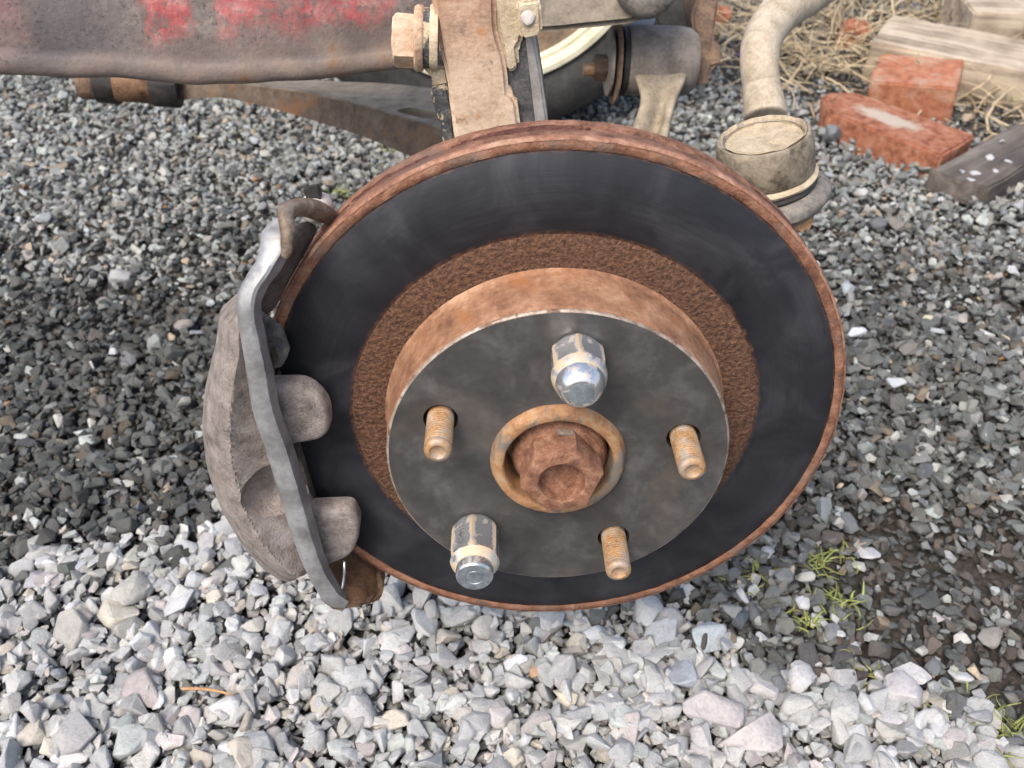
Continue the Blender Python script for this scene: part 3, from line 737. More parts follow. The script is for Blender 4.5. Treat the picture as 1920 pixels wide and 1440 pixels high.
for k, (a, b, c, d, e) in enumerate(ST):
    back = -46 if 2 <= k <= 8 else -22
    if k == 0: back = -16
    g = ((c[0] * .5 + d[0] * .5), (c[1] + d[1]) / 2)
    sh = lambda p, o0, o1: dp(p[0], p[1], o0) - DN * ((o0 - o1) / 1000)
    secs.append([dp(*a, -8), dp(*b, 12), dp(c[0] - 9, c[1], 23), dp(c[0] + 9, c[1], 25), dp(*d, 19), dp(*e, 10), sh(e, 10, 5), sh(d, 19, 4), sh(g, 20, 0), sh(g, 20, back * .8), sh(a, -8, back)])
bm = loft_bm(secs); bm.verts.ensure_lookup_table(); cl = bm.edges.layers.float.new('crease_edge'); nr = len(secs[0])
for k in range(len(secs) - 1):
    for i, w_ in ((1, .6), (2, .75), (3, .8), (4, .4), (5, .5)):
        e = bm.edges.get((bm.verts[k * nr + i], bm.verts[(k + 1) * nr + i]))
        if e: e[cl] = w_
for i in range(nr):
    for k in (1, 2): 
        e = bm.edges.get((bm.verts[k * nr + i], bm.verts[k * nr + (i + 1) % nr]))
        if e: e[cl] = .6
me = bm_mesh(bm, 'caliper_body')
cut = bmesh.new(); bmesh.ops.create_icosphere(cut, subdivisions=4, radius=1)
cc = dp(530, 938, 25)
xform(cut, T(cc) @ DM.to_3x3().to_4x4() @ Matrix.Rotation(R(15), 4, 'Z') @ Matrix.Diagonal((.0205, .0175, .021, 1)))
cutme = bm_mesh(cut, 'cut')
me = subsurf(me, 3, cutme)
bodybvh = BVHTree.FromPolygons([v.co.copy() for v in me.vertices], [p.vertices[:] for p in me.polygons])
b = bmesh.new(); b.from_mesh(me); rough_up(b, .0005, 130); b.to_mesh(me); b.free()
smooth(me)
try: me.set_sharp_from_angle(angle=R(50))
except Exception: pass
me.name = 'caliper_body'
link('caliper_body', me, M['cast'], cal)
# ribs of the casting seam
rb = bmesh.new()
seam = [(436, 682), (420, 752), (418, 831), (434, 918), (459, 983), (497, 1041), (532, 1074)]
sp = catmull([Vector((p[0], p[1], 0)) for p in seam], 8)
def onbody(px, py):
    h = bodybvh.ray_cast(CAM, ray(px, py).normalized()); return h[0]
for k in range(7, len(sp) - 4):
    p = sp[k]; t = (sp[k + 1] - sp[k - 1]).normalized(); nrm = Vector((-t.y, t.x, 0))
    if nrm.x < 0: nrm = -nrm
    for jj in (0,):
        pc = sp[k] * (1 - jj) + sp[k + 1] * jj
        tilt = Vector((0, 3.5 + rng.normal(0, .8), 0)); wl = 15 + rng.normal(0, 1.5)
        A, Bp = pc - nrm * wl - tilt, pc + nrm * wl + tilt
        q = [onbody(A.x, A.y), onbody(Bp.x, Bp.y), onbody(Bp.x, Bp.y + 5.5), onbody(A.x, A.y + 5.5)]
        if any(v is None for v in q): continue
        q = [v.copy() for v in q]; up_ = (CAM - q[0]).normalized() * .0011
        lo = [rb.verts.new(v - up_ * 2) for v in q]; hi = [rb.verts.new(v + up_) for v in q]
        rb.faces.new(hi)
        for i in range(4): rb.faces.new((lo[i], lo[(i + 1) % 4], hi[(i + 1) % 4], hi[i]))
o = link('seam_ribs', bm_mesh(rb, 'seam_ribs', False), M['cast'], cal); o['kind'] = 'stuff'
F1 = [(500, 724), (553, 724), (573, 728), (593, 740), (607, 757), (615, 777), (618, 800), (613, 815), (600, 827), (577, 833), (553, 837), (520, 842)]
F2 = [(570, 958), (623, 955), (653, 955), (665, 963), (672, 980), (673, 1000), (668, 1023), (657, 1043), (640, 1055), (620, 1062), (590, 1068), (575, 1010)]
def finger(pts, outs):
    C = Vector((sum(p[0] for p in pts) / len(pts), sum(p[1] for p in pts) / len(pts), 0))
    P = [Vector((p[0], p[1], 0)) for p in pts]
    P = catmull(P + [P[0]], 4)[:-1]
    rings = []
    for s, o_ in ((.55, outs - .2), (.80, outs), (.93, outs - 1.2), (1.0, outs - 3.6), (1.0, outs - 9)):
        rr = []
        for p in P:
            q = C + (p - C) * s; rr.append(dp(q.x, q.y, outs if o_ > outs - 9 else outs) + DN * ((o_ - outs) / 1000.0))
        rings.append(rr)
    b = loft_bm(rings); rough_up(b, .0004, 170)
    return b
for F in (F1, F2):
    link('finger', bm_mesh(finger(F, 17), 'finger', True, 60), M['cast'], cal)

brk = thing('caliper_bracket', 'worn silver steel caliper bracket bar curving down the left of the disc', 'caliper bracket', loc=dp(640, 1130, 10))
BL = [(512, 410), (499, 425), (490, 440), (484, 478), (463.6, 514), (445, 551), (444, 591), (453, 643), (463, 705), (473, 767), (500, 850), (527, 940), (553, 1020), (575, 1074), (600, 1119), (621, 1140), (643, 1146)]
BR = [(540, 404), (546, 424), (549, 436), (547, 466), (527, 504), (500, 543), (490, 580), (500, 640), (514, 700), (527, 773), (553, 843), (586, 957), (607, 1033), (623, 1075), (638, 1099), (647, 1110), (660, 1119)]
BO = [7, 11, 15, 21, 26, 30, 32, 32, 32, 32, 32, 32, 32, 31, 29, 27, 24]
secs = []
for l_, r_, bo in zip(BL, BR, BO):
    L = Vector((*l_, 0)); Rr = Vector((*r_, 0)); m = lambda t: L + (Rr - L) * t
    sec = [dp(*m(0).xy, bo - 5)]
    for t_, o_ in ((.05, -1.5), (.17, -.4), (.55, 0), (.70, -.8), (.74, -2.5), (.99, -8), (1.0, -10)): sec.append(dp(m(t_).x, m(t_).y, bo + o_))
    sec.append(dp(m(.9).x, m(.9).y, bo - 11)); sec.append(dp(m(.1).x, m(.1).y, bo - 11))
    secs.append(sec)
secs = densify(secs, 5)
bm = loft_bm(secs); rough_up(bm, .00035, 160)
link('bridge_bar', bm_mesh(bm, 'bridge_bar', True, 38), M['bar'], brk)
# upper lug: thick brown rim that wraps over the bar end and runs back past the disc edge
UP = [(645, 424, -22), (625, 410, -14), (606, 399, -8), (584, 391, -1), (562, 389, 5), (544, 394, 10), (535, 406, 15), (537, 424, 19), (541, 444, 22), (538, 466, 24), (529, 484, 26)]
up_path = catmull([dp(a, b, o_) for a, b, o_ in UP], 4)
ur = np.interp(np.linspace(0, 10, len(up_path)), range(11), [.0040, .0040, .0040, .0040, .0038, .0037, .0036, .0035, .0033, .0028, .0012]).tolist()
loft('upper_lug', tube_secs(up_path, ur, 14), M['lug_brown'], brk, lv=1, rough=.0011, freq=110)
def ring_px(pts, offs): return [dp(p[0], p[1], o_) for p, o_ in zip(pts, offs)]
# dark filler between lug, bar and disc edge, the recess shade in its colour
loft('lug_recess_fill', [ring_px([(542, 398), (590, 396), (620, 412), (585, 440), (540, 440)], [2, -4, -12, -6, 2]),
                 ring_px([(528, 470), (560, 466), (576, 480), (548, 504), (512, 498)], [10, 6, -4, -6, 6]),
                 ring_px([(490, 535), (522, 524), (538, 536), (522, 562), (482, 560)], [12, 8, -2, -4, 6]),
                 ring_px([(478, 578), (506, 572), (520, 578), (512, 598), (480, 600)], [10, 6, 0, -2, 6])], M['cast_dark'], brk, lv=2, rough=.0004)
dm = dp(594, 389, -20)
bm = bmesh.new(); bmesh.ops.create_uvsphere(bm, u_segments=24, v_segments=14, radius=1); rough_up(bm, .05, 2)
xform(bm, T(dm) @ axis_matrix(Vector(), DN).to_4x4() @ Matrix.Diagonal((.0072, .0066, .0090, 1)))
link('guide_pin_cap', bm_mesh(bm, 'guide_pin_cap'), M['pale_cap'], brk)
prism('spring_clip', [dp(x_, y_, -16) for x_, y_ in ((566, 360), (575, 354), (596, 350), (601, 366), (602, 378), (574, 376), (572, 366))], -DN * .004, M['black_rubber'], brk, bevel=.0005)
# lower arm: thin curved plate carried back under the disc edge
PA = [(600, 1116), (612, 1132), (625, 1143), (645, 1142), (668, 1138), (692, 1132), (710, 1125), (716, 1117), (719, 1106), (717, 1090), (712, 1076)]
PB = [(612, 1104), (622, 1116), (634, 1126), (650, 1128), (668, 1125), (688, 1120), (701, 1115), (706, 1110), (708, 1102), (707, 1090), (704, 1078)]
s0, s1 = [], []
secs = []
for o_ in (26, 18, 8, -4, -18, -34):
    f0 = [26, 26, 26, 24, 20, 14, 8, 3, 0, -3, -6]
    ring = [dp(*p, q) + DN * (min(o_ - 26, 0) / 1000) for p, q in zip(PA, f0)] + [dp(*p, q) + DN * (min(o_ - 26, 0) / 1000) for p, q in zip(PB[::-1], f0[::-1])]
    k = .0 if o_ > 0 else (-o_ / 34) * .006
    secs.append([v + (DU * .6 + DX * .5) * -k for v in ring])
bm = loft_bm(secs); rough_up(bm, .0004, 120)
link('lower_arm', bm_mesh(bm, 'lower_arm', True, 45), M['rust_arm'], brk)
bm = loft_bm(tube_secs([dp(646, 1052, 13), dp(645, 1075, 15), dp(642, 1098, 18), dp(637, 1112, 22)], [.0010, .0009, .0009, .0007], 8))
link('retaining_pin', bm_mesh(bm, 'retaining_pin'), M['pin'], brk)

pad = thing('brake_pad', 'dark brake pad edge with a notched grey shim beside the silver bar', 'brake pad', loc=dp(520, 640, 4))
prism('shim', [dp(x_, y_, 9) for x_, y_ in ((489, 586), (511, 603), (528, 613), (536, 634), (543, 655), (538, 671), (531, 684), (518, 688), (521, 668), (514, 652), (507, 650), (506, 668), (509, 692), (498, 694))], -DN * .002, M['strip_dark'], pad, bevel=.0003)
prism('shim_tab', [dp(x_, y_, 5) for x_, y_ in ((505, 640), (518, 648), (530, 676), (528, 690), (512, 692))], -DN * .002, M['lug_brown'], pad, bevel=.0006)
prism('backing_plate', [dp(x_, y_, 7) for x_, y_ in ((520, 700), (545, 760), (560, 840), (590, 940), (612, 1010), (596, 1000), (560, 920), (530, 830), (505, 730))], -DN * .005, M['cast_dark'], pad, bevel=.0006)

# ================================================================== STRUT
YS = .438
def yp(pts, Y=YS): return [atY(a, b, Y) for a, b in pts]
BACK = Vector((0, 1, .06)).normalized()
st = thing('suspension_strut', 'dusty tan and rust strut plate with clamp bolt standing behind the disc top', 'suspension strut', loc=atY(900, 330, .46))
prism('knuckle_plate', yp([(804, -60), (809, 0), (817, 45), (825, 94), (835, 133), (841, 175), (846, 215), (852, 262), (860, 340), (985, 340), (979, 262), (974, 222), (968, 184), (955, 174), (951, 140), (944, 104), (936, 74), (930, 45), (927, 0), (925, -60)]), BACK * .016, M['strut_plate'], st, bevel=.0022, segs=3, rough=.0005, freq=90, cuts=2)
prism('bracket_flange', yp([(806, 172), (815, 164), (838, 160), (849, 215), (856, 320), (838, 320), (829, 258), (820, 218)], YS + .004), BACK * .030, M['black_tan'], st, bevel=.001, rough=.0006, freq=200, cuts=2)
prism('bracket_spur', yp([(788, 126), (806, 122), (838, 128), (842, 160), (824, 162), (809, 166), (812, 150), (802, 140)], YS + .005), BACK * .020, M['tan_dust'], st, bevel=.0012, rough=.0005, freq=150, cuts=1)
prism('bracket_flange', yp([(944, 130), (950, 132), (975, 60), (1000, 66), (1012, 128), (1028, 235), (1034, 330), (985, 330), (978, 232), (958, 178)], YS + .005), BACK * .032, M['strip_dark'], st, bevel=.0015, rough=.0003)
prism('flange_return', yp([(984, 60), (1000, 66), (1013, 128), (1028, 235), (1033, 330), (1010, 330), (1004, 232), (992, 130)], YS + .003), BACK * .012, M['strip_pale'], st, bevel=.0012)
prism('clamp_ear', yp([(924, -60), (980, -60), (984, 40), (979, 78), (972, 90), (975, 128), (962, 136), (948, 136), (942, 100), (930, 48)], YS + .001), BACK * .026, M['tan_dust'], st, bevel=.002, segs=3, rough=.0007, freq=160, cuts=2)
AX = Vector((1, 0.03, -.06)).normalized()
def onaxis(px, py, Y, prof, seg, mat, name, parent, hexrot=0, rough=.0003, ax=AX):
    b = xform(lathe(prof, seg, rough=rough, freq=200, rot=hexrot), axis_matrix(atY(px, py, Y), ax))
    return link(name, bm_mesh(b, name, True, 40), mat, parent)
hd = .0128
onaxis(736, 76, YS + .010, [(0, 0), (hd * .86, .0003), (hd * .97, .0014, .5), (hd, .0026, 1), (hd, .0120, 1)], 72, M['tan_rust'], 'bolt_head', st, R(14))
onaxis(778, 72, YS + .010, [(0, 0), (.0148, 0), (.0156, .0010), (.0156, .0034), (.0148, .0044), (0, .0044)], 48, M['tan_rust'], 'washer', st)
onaxis(794, 71, YS + .010, [(0, 0), (.0140, 0), (.0140, .0060), (0, .0060)], 48, M['black_tan'], 'spacer', st)
onaxis(807, 70, YS + .010, [(0, 0), (.0150, 0), (.0158, .0012), (.0158, .0040), (0, .0040)], 48, M['tan_dust'], 'washer', st)
prism('clamp_nut', yp([(968, 14), (976, 4), (1008, 2), (1014, 12), (1018, 60), (1012, 70), (982, 76), (974, 66)], YS - .006), BACK * .018, M['tan_dust'], st, bevel=.0016, segs=3, rough=.0005, freq=180, cuts=1)
bm = xform(lathe([(0, .0010), (.0026, .0009), (.0034, .0004), (.0036, -.0006), (.0036, -.004)], 24, rough=.0003, freq=300), axis_matrix(atY(990, 33, YS - .006), Vector((0, -1, .25))))
link('bolt_tip', bm_mesh(bm, 'bolt_tip'), M['pale_cap'], st)
# knuckle body hidden behind the disc carries the hub
bm = lathe([(.034, -.056), (.046, -.062), (.050, -.090), (.040, -.105), (0, -.105)], 48)
link('knuckle', bm_mesh(xform(bm, DM), 'knuckle', True, 50), M['rust_plate'], st)

# ================================================================== BODY PANEL (left top)
pnl_pts = [(-260, 122), (-100, 128), (0, 133), (60, 136), (120, 138), (200, 139), (250, 143), (300, 148), (360, 151), (420, 151), (480, 150), (540, 146), (580, 142), (620, 139), (660, 135), (700, 131), (745, 124), (800, 114), (850, 106)]
pc = [Vector((a, b, 0)) for a, b in pnl_pts]; pc = catmull(pc, 3)
def pz(px): return .470 + .055 * (px / 800.0)
rows = []
for v in pc:
    B = at(v.x, v.y, pz(v.x)); wv = noise.noise(Vector((v.x * .012, 0, 4))) * .0016
    prof = [(.045, .010), (.020, .004), (.006, .001), (.001, -.0005), (0, 0), (-.0015, .0025), (-.001 + wv, .0065), (.0015 + wv, .010), (.0025, .016), (.0045, .028), (.009, .042), (.015, .060), (.025, .085), (.042, .12), (.07, .17), (.11, .23)]
    rows.append([B + Vector((0, a, c)) for a, c in prof])
bm = bmesh.new(); VV = [[bm.verts.new(p) for p in r_] for r_ in rows]
for k in range(len(rows) - 1):
    for i in range(len(rows[0]) - 1): bm.faces.new((VV[k][i], VV[k + 1][i], VV[k + 1][i + 1], VV[k][i + 1]))
bmesh.ops.subdivide_edges(bm, edges=bm.edges[:], cuts=1)
rough_up(bm, .0011, 40, 3)
me = bm_mesh(bm, 'body_panel')
PX = [at(250, 60, .47).x, at(345, 60, .48).x, at(415, 60, .49).x, at(735, 60, .51).x]; PZ0 = at(400, 128, .48).z + .004
o = link('body_panel', me, panel_paint()); md = o.modifiers.new('thick', 'SOLIDIFY'); md.thickness = .0016; md.offset = -1
o['label'] = 'rusty car body panel with scraped red paint patches across the top left'; o['category'] = 'body panel'

# ================================================================== CONTROL ARM
arm = thing('control_arm', 'dirty brown pressed steel control arm with a slot, slanting down behind the disc', 'control arm', loc=at(640, 220, .72))
SEC = [((330, 138), (332, 152), (338, 186), .800), ((400, 140), (402, 155), (410, 182), .79), ((455, 143), (456, 160), (460, 190), .77), ((520, 147), (518, 168), (515, 203), .75),
       ((580, 150), (578, 177), (575, 221), .73), ((642, 153), (640, 190), (640, 241), .71), ((700, 155), (698, 207), (700, 262), .685), ((765, 160), (760, 226), (765, 290), .66), ((850, 170), (846, 252), (850, 330), .63)]
web, lip = [], []
for (t_, k_, l_, z) in SEC:
    Tt = at(*t_, z + .055 + .03 * (t_[0] > 500)); K = at(*k_, z); L = at(*l_, z + .004)
    nrm = (Tt - K).normalized()
    web.append([Tt, Tt.lerp(K, .5) + Vector((0, 0, -.001)), K.lerp(Tt, .06) + Vector((0, .0, .001)), K + Vector((0, .003, -.004)), K.lerp(Tt, .5) + Vector((0, .0, -.010)), Tt + Vector((0, 0, -.010))])
    lip.append([K + Vector((0, -.0012, .0012)), K.lerp(L, .5) + Vector((0, -.0022, 0)), L + Vector((0, -.001, 0)), L + Vector((0, .005, 0)), K.lerp(L, .5) + Vector((0, .004, 0)), K + Vector((0, .004, -.002))])
wm = bm_mesh(loft_bm(densify(web)), 'web')
ctr = at(785, 219, .678); dl = (at(818, 232, .668) - at(752, 207, .688)); hl = dl.length / 2; dl.normalize()
c2 = (at(785, 205, .695) - at(785, 232, .672)); c2 = (c2 - dl * c2.dot(dl)).normalized(); c3 = dl.cross(c2)
cp = []
for k in range(24):
    a = 2 * math.pi * k / 24; xx = math.cos(a) * .0068; yy = math.sin(a) * .0088
    cp.append(ctr + dl * (xx + (hl - .0068) * (1 if math.cos(a) >= 0 else -1)) + c2 * yy - c3 * .03)
wm2 = subsurf(wm, 0, bm_mesh(prism_bm(cp, c3 * .06), 'cut'))
smooth(wm2)
try: wm2.set_sharp_from_angle(angle=R(45))
except Exception: pass
wm2.name = 'web'
link('web', wm2, M['arm_steel'], arm)
b = loft_bm(densify(lip)); rough_up(b, .0006, 60)
link('flange', bm_mesh(b, 'flange', True, 50), M['arm_rust'], arm)
bx_ = Vector((1, .10, -.12)).normalized()
def bush(px0, px1, py, z, r, mat, name):
    A = at(px0, py, z); L = (px1 - px0) * z / FPX
    b = xform(lathe([(0, 0), (r * .96, 0), (r, .001), (r, L - .001), (r * .96, L), (0, L)], 48, rough=.0004, freq=120), axis_matrix(A, bx_))
    link(name, bm_mesh(b, name, True, 40), mat, arm)
bush(150, 185, 146, .815, .0185, M['rust_plate'], 'bush_end')
bush(182, 222, 147, .81, .0215, M['black_rubber'], 'rubber_bush')
bush(218, 290, 151, .805, .0180, M['rust_arm'], 'bush_sleeve')
bush(286, 336, 155, .80, .0205, M['black_rubber'], 'rubber_bush')

# ================================================================== CROSSMEMBER, BUSHING LINK
xm = thing('crossmember', 'dusty grey brown crossmember beam across the top with a round black rubber mount', 'crossmember', loc=at(1120, 60, .62))
prism('beam', [at(x_, y_, .60 - (x_ - 1000) * .00008) for x_, y_ in ((975, -90), (975, 66), (1010, 66), (1060, 63), (1110, 58), (1150, 54), (1184, 50), (1208, 42), (1232, 28), (1252, 12), (1272, -12), (1290, -90))], BACK * .060, M['beam'], xm, bevel=.006, segs=4, rough=.0006, freq=40, cuts=2)
b = xform(lathe([(0, .022), (.014, .0215), (.0185, .018), (.0195, .012), (.0195, -.03)], 56), axis_matrix(at(1208, -26, .585), Vector((.05, -1, .25))))
link('rubber_mount', bm_mesh(b, 'rubber_mount', True, 60), M['boot'], xm)
prism('packing_block', [at(x_, y_, .66) for x_, y_ in ((1176, 44), (1228, 30), (1230, 44), (1220, 50), (1180, 54))], BACK * .03, M['grey_block'], xm, bevel=.001)
prism('dark_gap_block', [at(x_, y_, .70) for x_, y_ in ((1226, 30), (1262, -20), (1330, -20), (1325, 60), (1300, 75), (1240, 62))], BACK * .03, M['black_rubber'], xm, bevel=.002)  # black block added to stand for the shaded gap beside the beam

lk = thing('bushed_link', 'grey drop link with a fat rubber bushed eye on a rusty bolt beyond the disc', 'suspension link', loc=at(1215, 240, .62))
LZ = .655; LA = Vector((1, .05, -.045)).normalized(); pm = LZ / FPX
def lx(px, py, prof, seg, mat, name, rough=.0003, rot=0):
    b = xform(lathe([(r_ * pm, z_ * pm, *h) for r_, z_, *h in prof], seg, rough=rough, freq=90, rot=rot), axis_matrix(at(px, py, LZ), LA))
    return link(name, bm_mesh(b, name, True, 40), mat, lk)
lx(1172, 113, [(0, 0), (60, 0), (63, 4), (63, 100), (60, 118), (52, 130), (30, 133), (0, 133)], 64, M['sleeve'], 'eye_sleeve')
lx(1158, 115, [(0, 0), (57, 0), (62, 4), (62, 12), (57, 16), (0, 16)], 56, M['black_rubber'], 'rubber_bush')
lx(1150, 116, [(0, 0), (72, 0), (77, 2), (77, 5), (0, 7)], 56, M['rust_plate'], 'cup_washer')
lx(1137, 117, [(0, 0), (48, 0), (60, 3), (60, 7), (0, 8)], 56, M['sleeve'], 'washer')
lx(1113, 126, [(0, 0), (21, 1), (24, 4, 1), (24, 26, 1), (0, 26)], 48, M['rust_plate'], 'hex_nut')
lx(1094, 129, [(0, 0), (11, 0), (13, 3), (13, 22), (0, 22)], 32, M['rust_stud'], 'bolt_end')
ss = []
for (xl, xr, y0, zz, gr_) in ((1180, 1298, 112, -.010, 0), (1184, 1292, 146, -.0195, .001), (1198, 1276, 172, -.0225, .004), (1200, 1268, 196, -.025, .008), (1190, 1262, 222, -.029, .010), (1180, 1256, 250, -.034, .010), (1168, 1248, 310, -.044, .010)):
    z0 = LZ + zz; X = lambda t_: xl + (xr - xl) * t_
    ss.append([at(X(0), y0, z0 + .002), at(X(.10), y0, z0 - .001), at(X(.32), y0, z0), at(X(.52), y0, z0 + gr_), at(X(.68), y0, z0 + gr_), at(X(.78), y0, z0), at(X(.92), y0, z0 - .001), at(X(1), y0, z0 + .002), at(X(.97), y0, z0 + .020), at(X(.03), y0, z0 + .020)])
loft('stalk', ss, M['stalk'], lk, lv=2, rough=.0005)
prism('bracket_plate', [at(x_, y_, .66) for x_, y_ in ((1296, 30), (1312, -20), (1345, -60), (1352, -10), (1344, 40), (1338, 92), (1356, 96), (1357, 122), (1336, 128), (1328, 160), (1312, 166), (1300, 160), (1306, 110))], BACK * .045, M['rust_plate'], lk, bevel=.003, segs=3, rough=.0006, freq=80, cuts=1)

# ================================================================== TIE ROD END
tr = thing('tie_rod_end', 'dusty tan tie rod end with round ball joint cup right of the disc', 'tie rod', loc=at(1500, 420, .47))
P = [(1660, -95, .58), (1590, -60, .575), (1525, -18, .565), (1465, 22, .55), (1432, 68, .535), (1424, 115, .52), (1427, 160, .522), (1432, 195, .518), (1434, 222, .516)]
path = catmull([at(a, b, z) for a, b, z in P], 5)
rads = np.interp(np.linspace(0, 8, len(path)), range(9), [.0135, .0135, .013, .0128, .0122, .0112, .0110, .0122, .0125]).tolist()
loft('rod', tube_secs(path, rads, 18), M['tierod'], tr, lv=1, rough=.0004, freq=60)
JZ = .468
axc = Vector((.31 * .80, .95 * .80, .60))                      # camera space, pointing down and away
JA = -c2w(axc).normalized()                                   # cup opens upward
JO = at(1431, 250, JZ)
s = JZ / FPX
def jl(prof, mat, name, rough=.0003, seg=72, freq=120):
    b = xform(lathe([(r_ * s, z_ * s) for r_, z_ in prof], seg, rough=rough, freq=freq), axis_matrix(JO, JA))
    return link(name, bm_mesh(b, name, True, 50), mat, tr)
jl([(72, -10), (80, -3), (85, -4), (89, -12), (91, -40), (91, -76), (88, -82), (60, -82)], M['cup_side'], 'cup')
jl([(79, -1), (75, -5), (73, -14), (62, -17), (30, -15), (0, -16)], M['cup_dust'], 'cup_fill', rough=.0009, freq=160)
jl([(84, -80), (93, -84), (96, -89), (93, -95), (84, -97)], M['tan_ring'], 'seal_ring')
jl([(80, -96), (90, -98), (93, -105), (90, -110), (84, -112)], M['black_rubber'], 'seal_groove')
jl([(84, -110), (102, -113), (115, -122), (117, -134), (104, -150), (70, -172), (40, -185)], M['boot'], 'rubber_boot', rough=.0005, freq=60)
prism('lug', [at(x_, y_, .475) for x_, y_ in ((1466, 345), (1520, 360), (1531, 385), (1530, 415), (1524, 432), (1508, 446), (1480, 440), (1455, 400))], BACK * .016, M['tongue'], tr, bevel=.003, segs=3, rough=.0004, cuts=1)

# ================================================================== FAR WHEEL UNDER THE CAR
wc = Vector((0, 0, 0)); YW = 1.19
cpt = atY(915, -83, YW)
wc = Vector((cpt.x, YW, .289))
wh = thing('wheel', 'black tyre on a cream steel rim standing on gravel behind the strut', 'wheel', loc=Vector((wc.x, YW, 0)))
WM = axis_matrix(wc, Vector((.10, -1, .0)))
def wl(prof, mat, name, seg=96, closed=False):
    link(name, bm_mesh(xform(lathe(prof, seg, closed=closed), WM), name, True, 45), mat, wh)
wl([(.204, .006), (.222, .018), (.250, .020), (.276, .012), (.288, -.008), (.291, -.06), (.288, -.12), (.265, -.15), (.23, -.16), (.204, -.148)], M['tyre'], 'tyre')
wl([(.206, .006), (.211, .013), (.209, .019), (.202, .019), (.1985, .012), (.197, .006), (.192, .007), (.189, -.002)], M['cream'], 'rim')
wl([(.189, -.002), (.178, -.008), (.172, -.03), (.168, -.12), (.19, -.15)], M['rim_inner'], 'rim_barrel')
wl([(.171, -.035), (.13, -.045), (.10, -.030), (.075, -.028), (.07, -.04), (0, -.04)], M['rim_inner'], 'wheel_disc', 72)

# ================================================================== BRICKS AND TIMBER
def block(name, label, cat, c, size, rz, mat, tilt=(0, 0), amp=.0022, freq=62, bev=.0028, group=None, poly=None, cuts=3):
    sx, sy, sz = [v / 2 for v in size]
    pts = poly or [(-1, -1), (1, -1), (1, 1), (-1, 1)]
    b = prism_bm([Vector((px_ * sx, py_ * sy, -sz)) for px_, py_ in pts], Vector((0, 0, 2 * sz)), bev, 2, amp, freq, cuts)
    o = link(name, bm_mesh(b, name, True, 50), mat); o.location = c; o.rotation_euler = (tilt[0], tilt[1], rz)
    o['label'] = label; o['category'] = cat
    if group: o['group'] = group
    return o
g = ground(1724, 131, .048)
block('brick', 'broken half of an orange red brick leaning against the pale timber', 'brick', Vector((g.x, g.y, .020)), (.118, .108, .056), R(-26), M['brickred'], (R(3), R(-5)), group='old red bricks on the ground')
g = ground(1664, 222, .034)
block('brick', 'long red brick with pale mortar on top and one chipped pointed end', 'brick', Vector((g.x, g.y, .006)), (.205, .098, .056), R(-47), M['mortar_brick'], (R(-2), R(2)), group='old red bricks on the ground',
      poly=[(-.62, -1), (1, -1), (1, 1), (-.72, 1), (-.98, .42), (-1.0, -.1)])
g = ground(1806, 80, .058)
block('timber_block', 'pale weathered timber block lying behind the broken half brick', 'timber', Vector((g.x, g.y, .020)), (.250, .135, .074), R(-30), M['timber'], (R(2), R(2)), .0022, 30, group='weathered timbers')
g = ground(1862, 0, .07)
block('timber_block', 'pale timber end at the top edge above the other timber', 'timber', Vector((g.x, g.y, .038)), (.105, .16, .07), R(-6), M['timber'], (0, 0), .002, 30, group='weathered timbers')
g1, g2 = ground(1750, 322, .026), ground(1862, 346, .026)
wdv = (g2 - g1); wdv.z = 0; ldv = Vector((-wdv.y, wdv.x, 0)).normalized(); ldr = Matrix.Rotation(R(-20), 3, 'Z') @ ldv; gm = (g1 + g2) / 2 + ldr * .155
block('board', 'dark rotten board flecked with white gravel at the right edge', 'board', Vector((gm.x, gm.y, .010)), (.33, wdv.length * 1.1, .030), math.atan2(ldv.y, ldv.x) - R(20), M['dark_board'], (R(-3), R(1)), .0025, 25)
for (px_, py_, rr) in ((1856, 292, .008), (1892, 300, .006), (1830, 322, .007), (1822, 334, .006), (1868, 318, .005), (1805, 318, .005), (1880, 262, .004)):
    g = ground(px_, py_, .030)
    o = link('stone', hi_t[rng.integers(len(hi_t))], None, gnd); o.location = (g.x, g.y, .028); o.scale = (rr, rr * .8, rr * .6); o.rotation_euler = (0, 0, rr * 900); o.color = (.47, .475, .48, 1)
for (px_, py_, sz, lab) in ((1350, 30, .035, 'small red brick fragment in the straw beside the rusty bracket'), (1600, 62, .045, 'small red brick fragment half buried in straw left of the pale timber')):
    g = ground(px_, py_, .02)
    block('brick_fragment', lab, 'brick fragment', Vector((g.x, g.y, .016)), (sz * 1.3, sz, sz * .9), R(rng.uniform(0, 90)), M['brickred'], (R(14), R(10)), .004, 40, group='brick fragments in the straw', poly=[(-1, -.6), (.4, -1), (1, .1), (.5, 1), (-.6, .8)])
g = ground(1386, 100, .02)
b = prism_bm([Vector((0, 0, 0)), Vector((.010, .003, 0)), Vector((.012, .012, .003)), Vector((.003, .014, .001))], Vector((0, -.002, .006)), .0008)
o = link('plastic_scrap', bm_mesh(b, 'plastic_scrap', False), M['blue']); o.location = (g.x, g.y, .012)
o['label'] = 'tiny scrap of bright blue plastic at the edge of the straw'; o['category'] = 'litter'

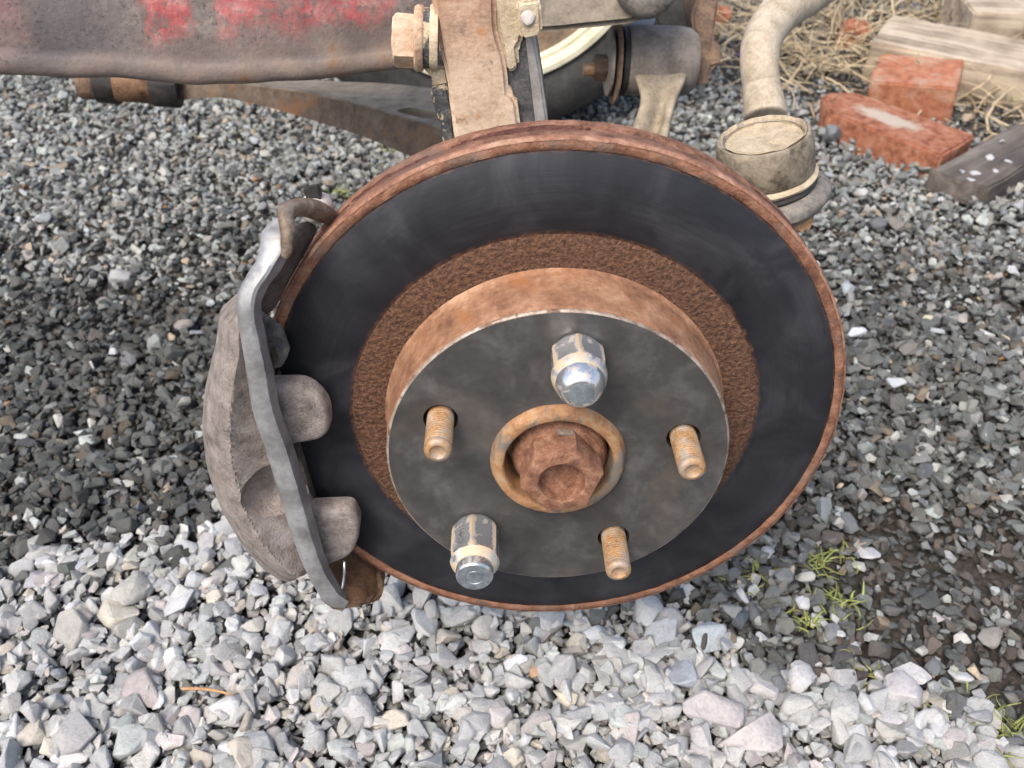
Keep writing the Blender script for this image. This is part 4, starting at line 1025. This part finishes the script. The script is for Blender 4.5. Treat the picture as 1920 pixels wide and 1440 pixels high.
# ================================================================== STRAW, GRASS, TWIG
def blades_mesh(name, items, mat):
    """items: (base, dir2d angle, length, lift, width, curl, tone) -> thin folded blades with real thickness"""
    V, Fq, Tn = [], [], []
    for (B, ang, L, lift, wd, curl, tone) in items:
        n = 5; p = Vector(B); a = ang; el = lift; base = len(V)
        for k in range(n + 1):
            d = Vector((math.cos(a) * math.cos(el), math.sin(a) * math.cos(el), math.sin(el)))
            sd = Vector((-math.sin(a), math.cos(a), 0)); upv = d.cross(sd) * -1
            ww = wd * (1 - .75 * (k / n) ** 1.6)
            V += [p - sd * ww, p + Vector((0, 0, 1)) * ww * .5 * (1 if el < 1 else 0) + upv * ww * .2, p + sd * ww]
            Tn += [tone] * 3
            p = p + d * (L / n); a += curl[0]; el += curl[1]
            if p.z < .004: p.z = .004; el = abs(el) * .5
        for k in range(n):
            q = base + 3 * k
            Fq += [(q, q + 1, q + 4, q + 3), (q + 1, q + 2, q + 5, q + 4), (q + 2, q, q + 3, q + 5)]
    me = bpy.data.meshes.new(name); me.from_pydata([v[:] for v in V], [], Fq); me.update()
    at_ = me.attributes.new('tone', 'FLOAT', 'POINT'); at_.data.foreach_set('value', Tn)
    smooth(me); me.materials.append(mat); return me
items = []
while len(items) < 2500:
    px_, py_ = rng.uniform(1290, 2450), rng.uniform(-70, 330)
    lim = 190 + (px_ - 1500) * .20
    if px_ < 1500: lim = 110 + (px_ - 1290) * .38
    if px_ > 1760: lim = 250
    dlt = lim - py_
    if dlt < -20 or (dlt < 40 and rng.random() > .35): continue
    if 1640 < px_ < 1920 and 60 < py_ < 190 and rng.random() < .75: continue
    if 1560 < px_ < 1810 and 170 < py_ < 300 and rng.random() < .9: continue
    g = ground(px_, py_, 0)
    items.append(((g.x, g.y, rng.uniform(.002, .030)), rng.uniform(0, 2 * math.pi), rng.uniform(.04, .15), rng.normal(.12, .25), rng.uniform(.0009, .0030), (rng.normal(0, .22), rng.normal(-.06, .16)), float(np.clip(rng.normal(.55, .28), 0, 1))))
o = link('straw', blades_mesh('straw', items, M['straw']), None); o['kind'] = 'stuff'; o['label'] = 'dry pale straw lying over the ground at the top right'

TUFTS = [(1530, 1062, 30, .030, 'bright green grass tuft in dark gravel right of the disc rim'), (1425, 1078, 16, .020, 'thin grass tuft close under the right edge of the disc'),
         (1575, 1135, 20, .028, 'grass tuft beside a small white stone right of the disc'), (1510, 1172, 18, .022, 'low grass tuft in the dark gravel just left of two small white stones'),
         (1640, 1272, 18, .020, 'short grass tuft at the edge of the pale gravel pile'), (1822, 1345, 26, .030, 'grass tuft between pale stones near the lower right corner'),
         (1885, 1395, 30, .034, 'largest grass tuft at the lower right corner of the pale gravel'), (737, 286, 14, .016, 'tiny yellow green sprout beside the control arm above the disc'),
         (643, 366, 18, .018, 'tiny yellow sprout in the gravel left of the disc top'), (1900, 190, 14, .05, 'grass sprig growing beside the dark board')]
for (px_, py_, n, L, lab) in TUFTS:
    g = ground(px_, py_, .006); it = []
    for _ in range(int(n * 1.45)):
        rr = abs(rng.normal(0, .010)); aa = rng.uniform(0, 6.28)
        it.append(((rr * math.cos(aa) * 1.5, rr * math.sin(aa), rng.uniform(-.002, .004)), rng.uniform(0, 6.28), L * .55 * rng.uniform(.5, 1.25), rng.uniform(.5, 1.35), rng.uniform(.0006, .0013), (rng.normal(0, .15), rng.normal(-.16, .1)), float(np.clip(rng.normal(.55, .3), 0, 1))))
    o = link('grass_tuft', blades_mesh('grass_tuft', it, M['grass']), None); o.location = (g.x, g.y, .006)
    o['label'] = lab; o['category'] = 'grass tuft'; o['group'] = 'grass tufts in the gravel'
a, b_ = ground(342, 1293, .020), ground(438, 1306, .020)
tp = [a.lerp(b_, t_) + Vector((0, math.sin(t_ * 3) * .002, .001)) for t_ in np.linspace(0, 1, 8)]
o = link('twig', bm_mesh(loft_bm(tube_secs(tp, [.0009, .0012, .0011, .0010, .0010, .0009, .0008, .0004], 8)), 'twig'), M['twig'])
o['label'] = 'thin orange brown twig on the pale gravel at the lower left'; o['category'] = 'twig'
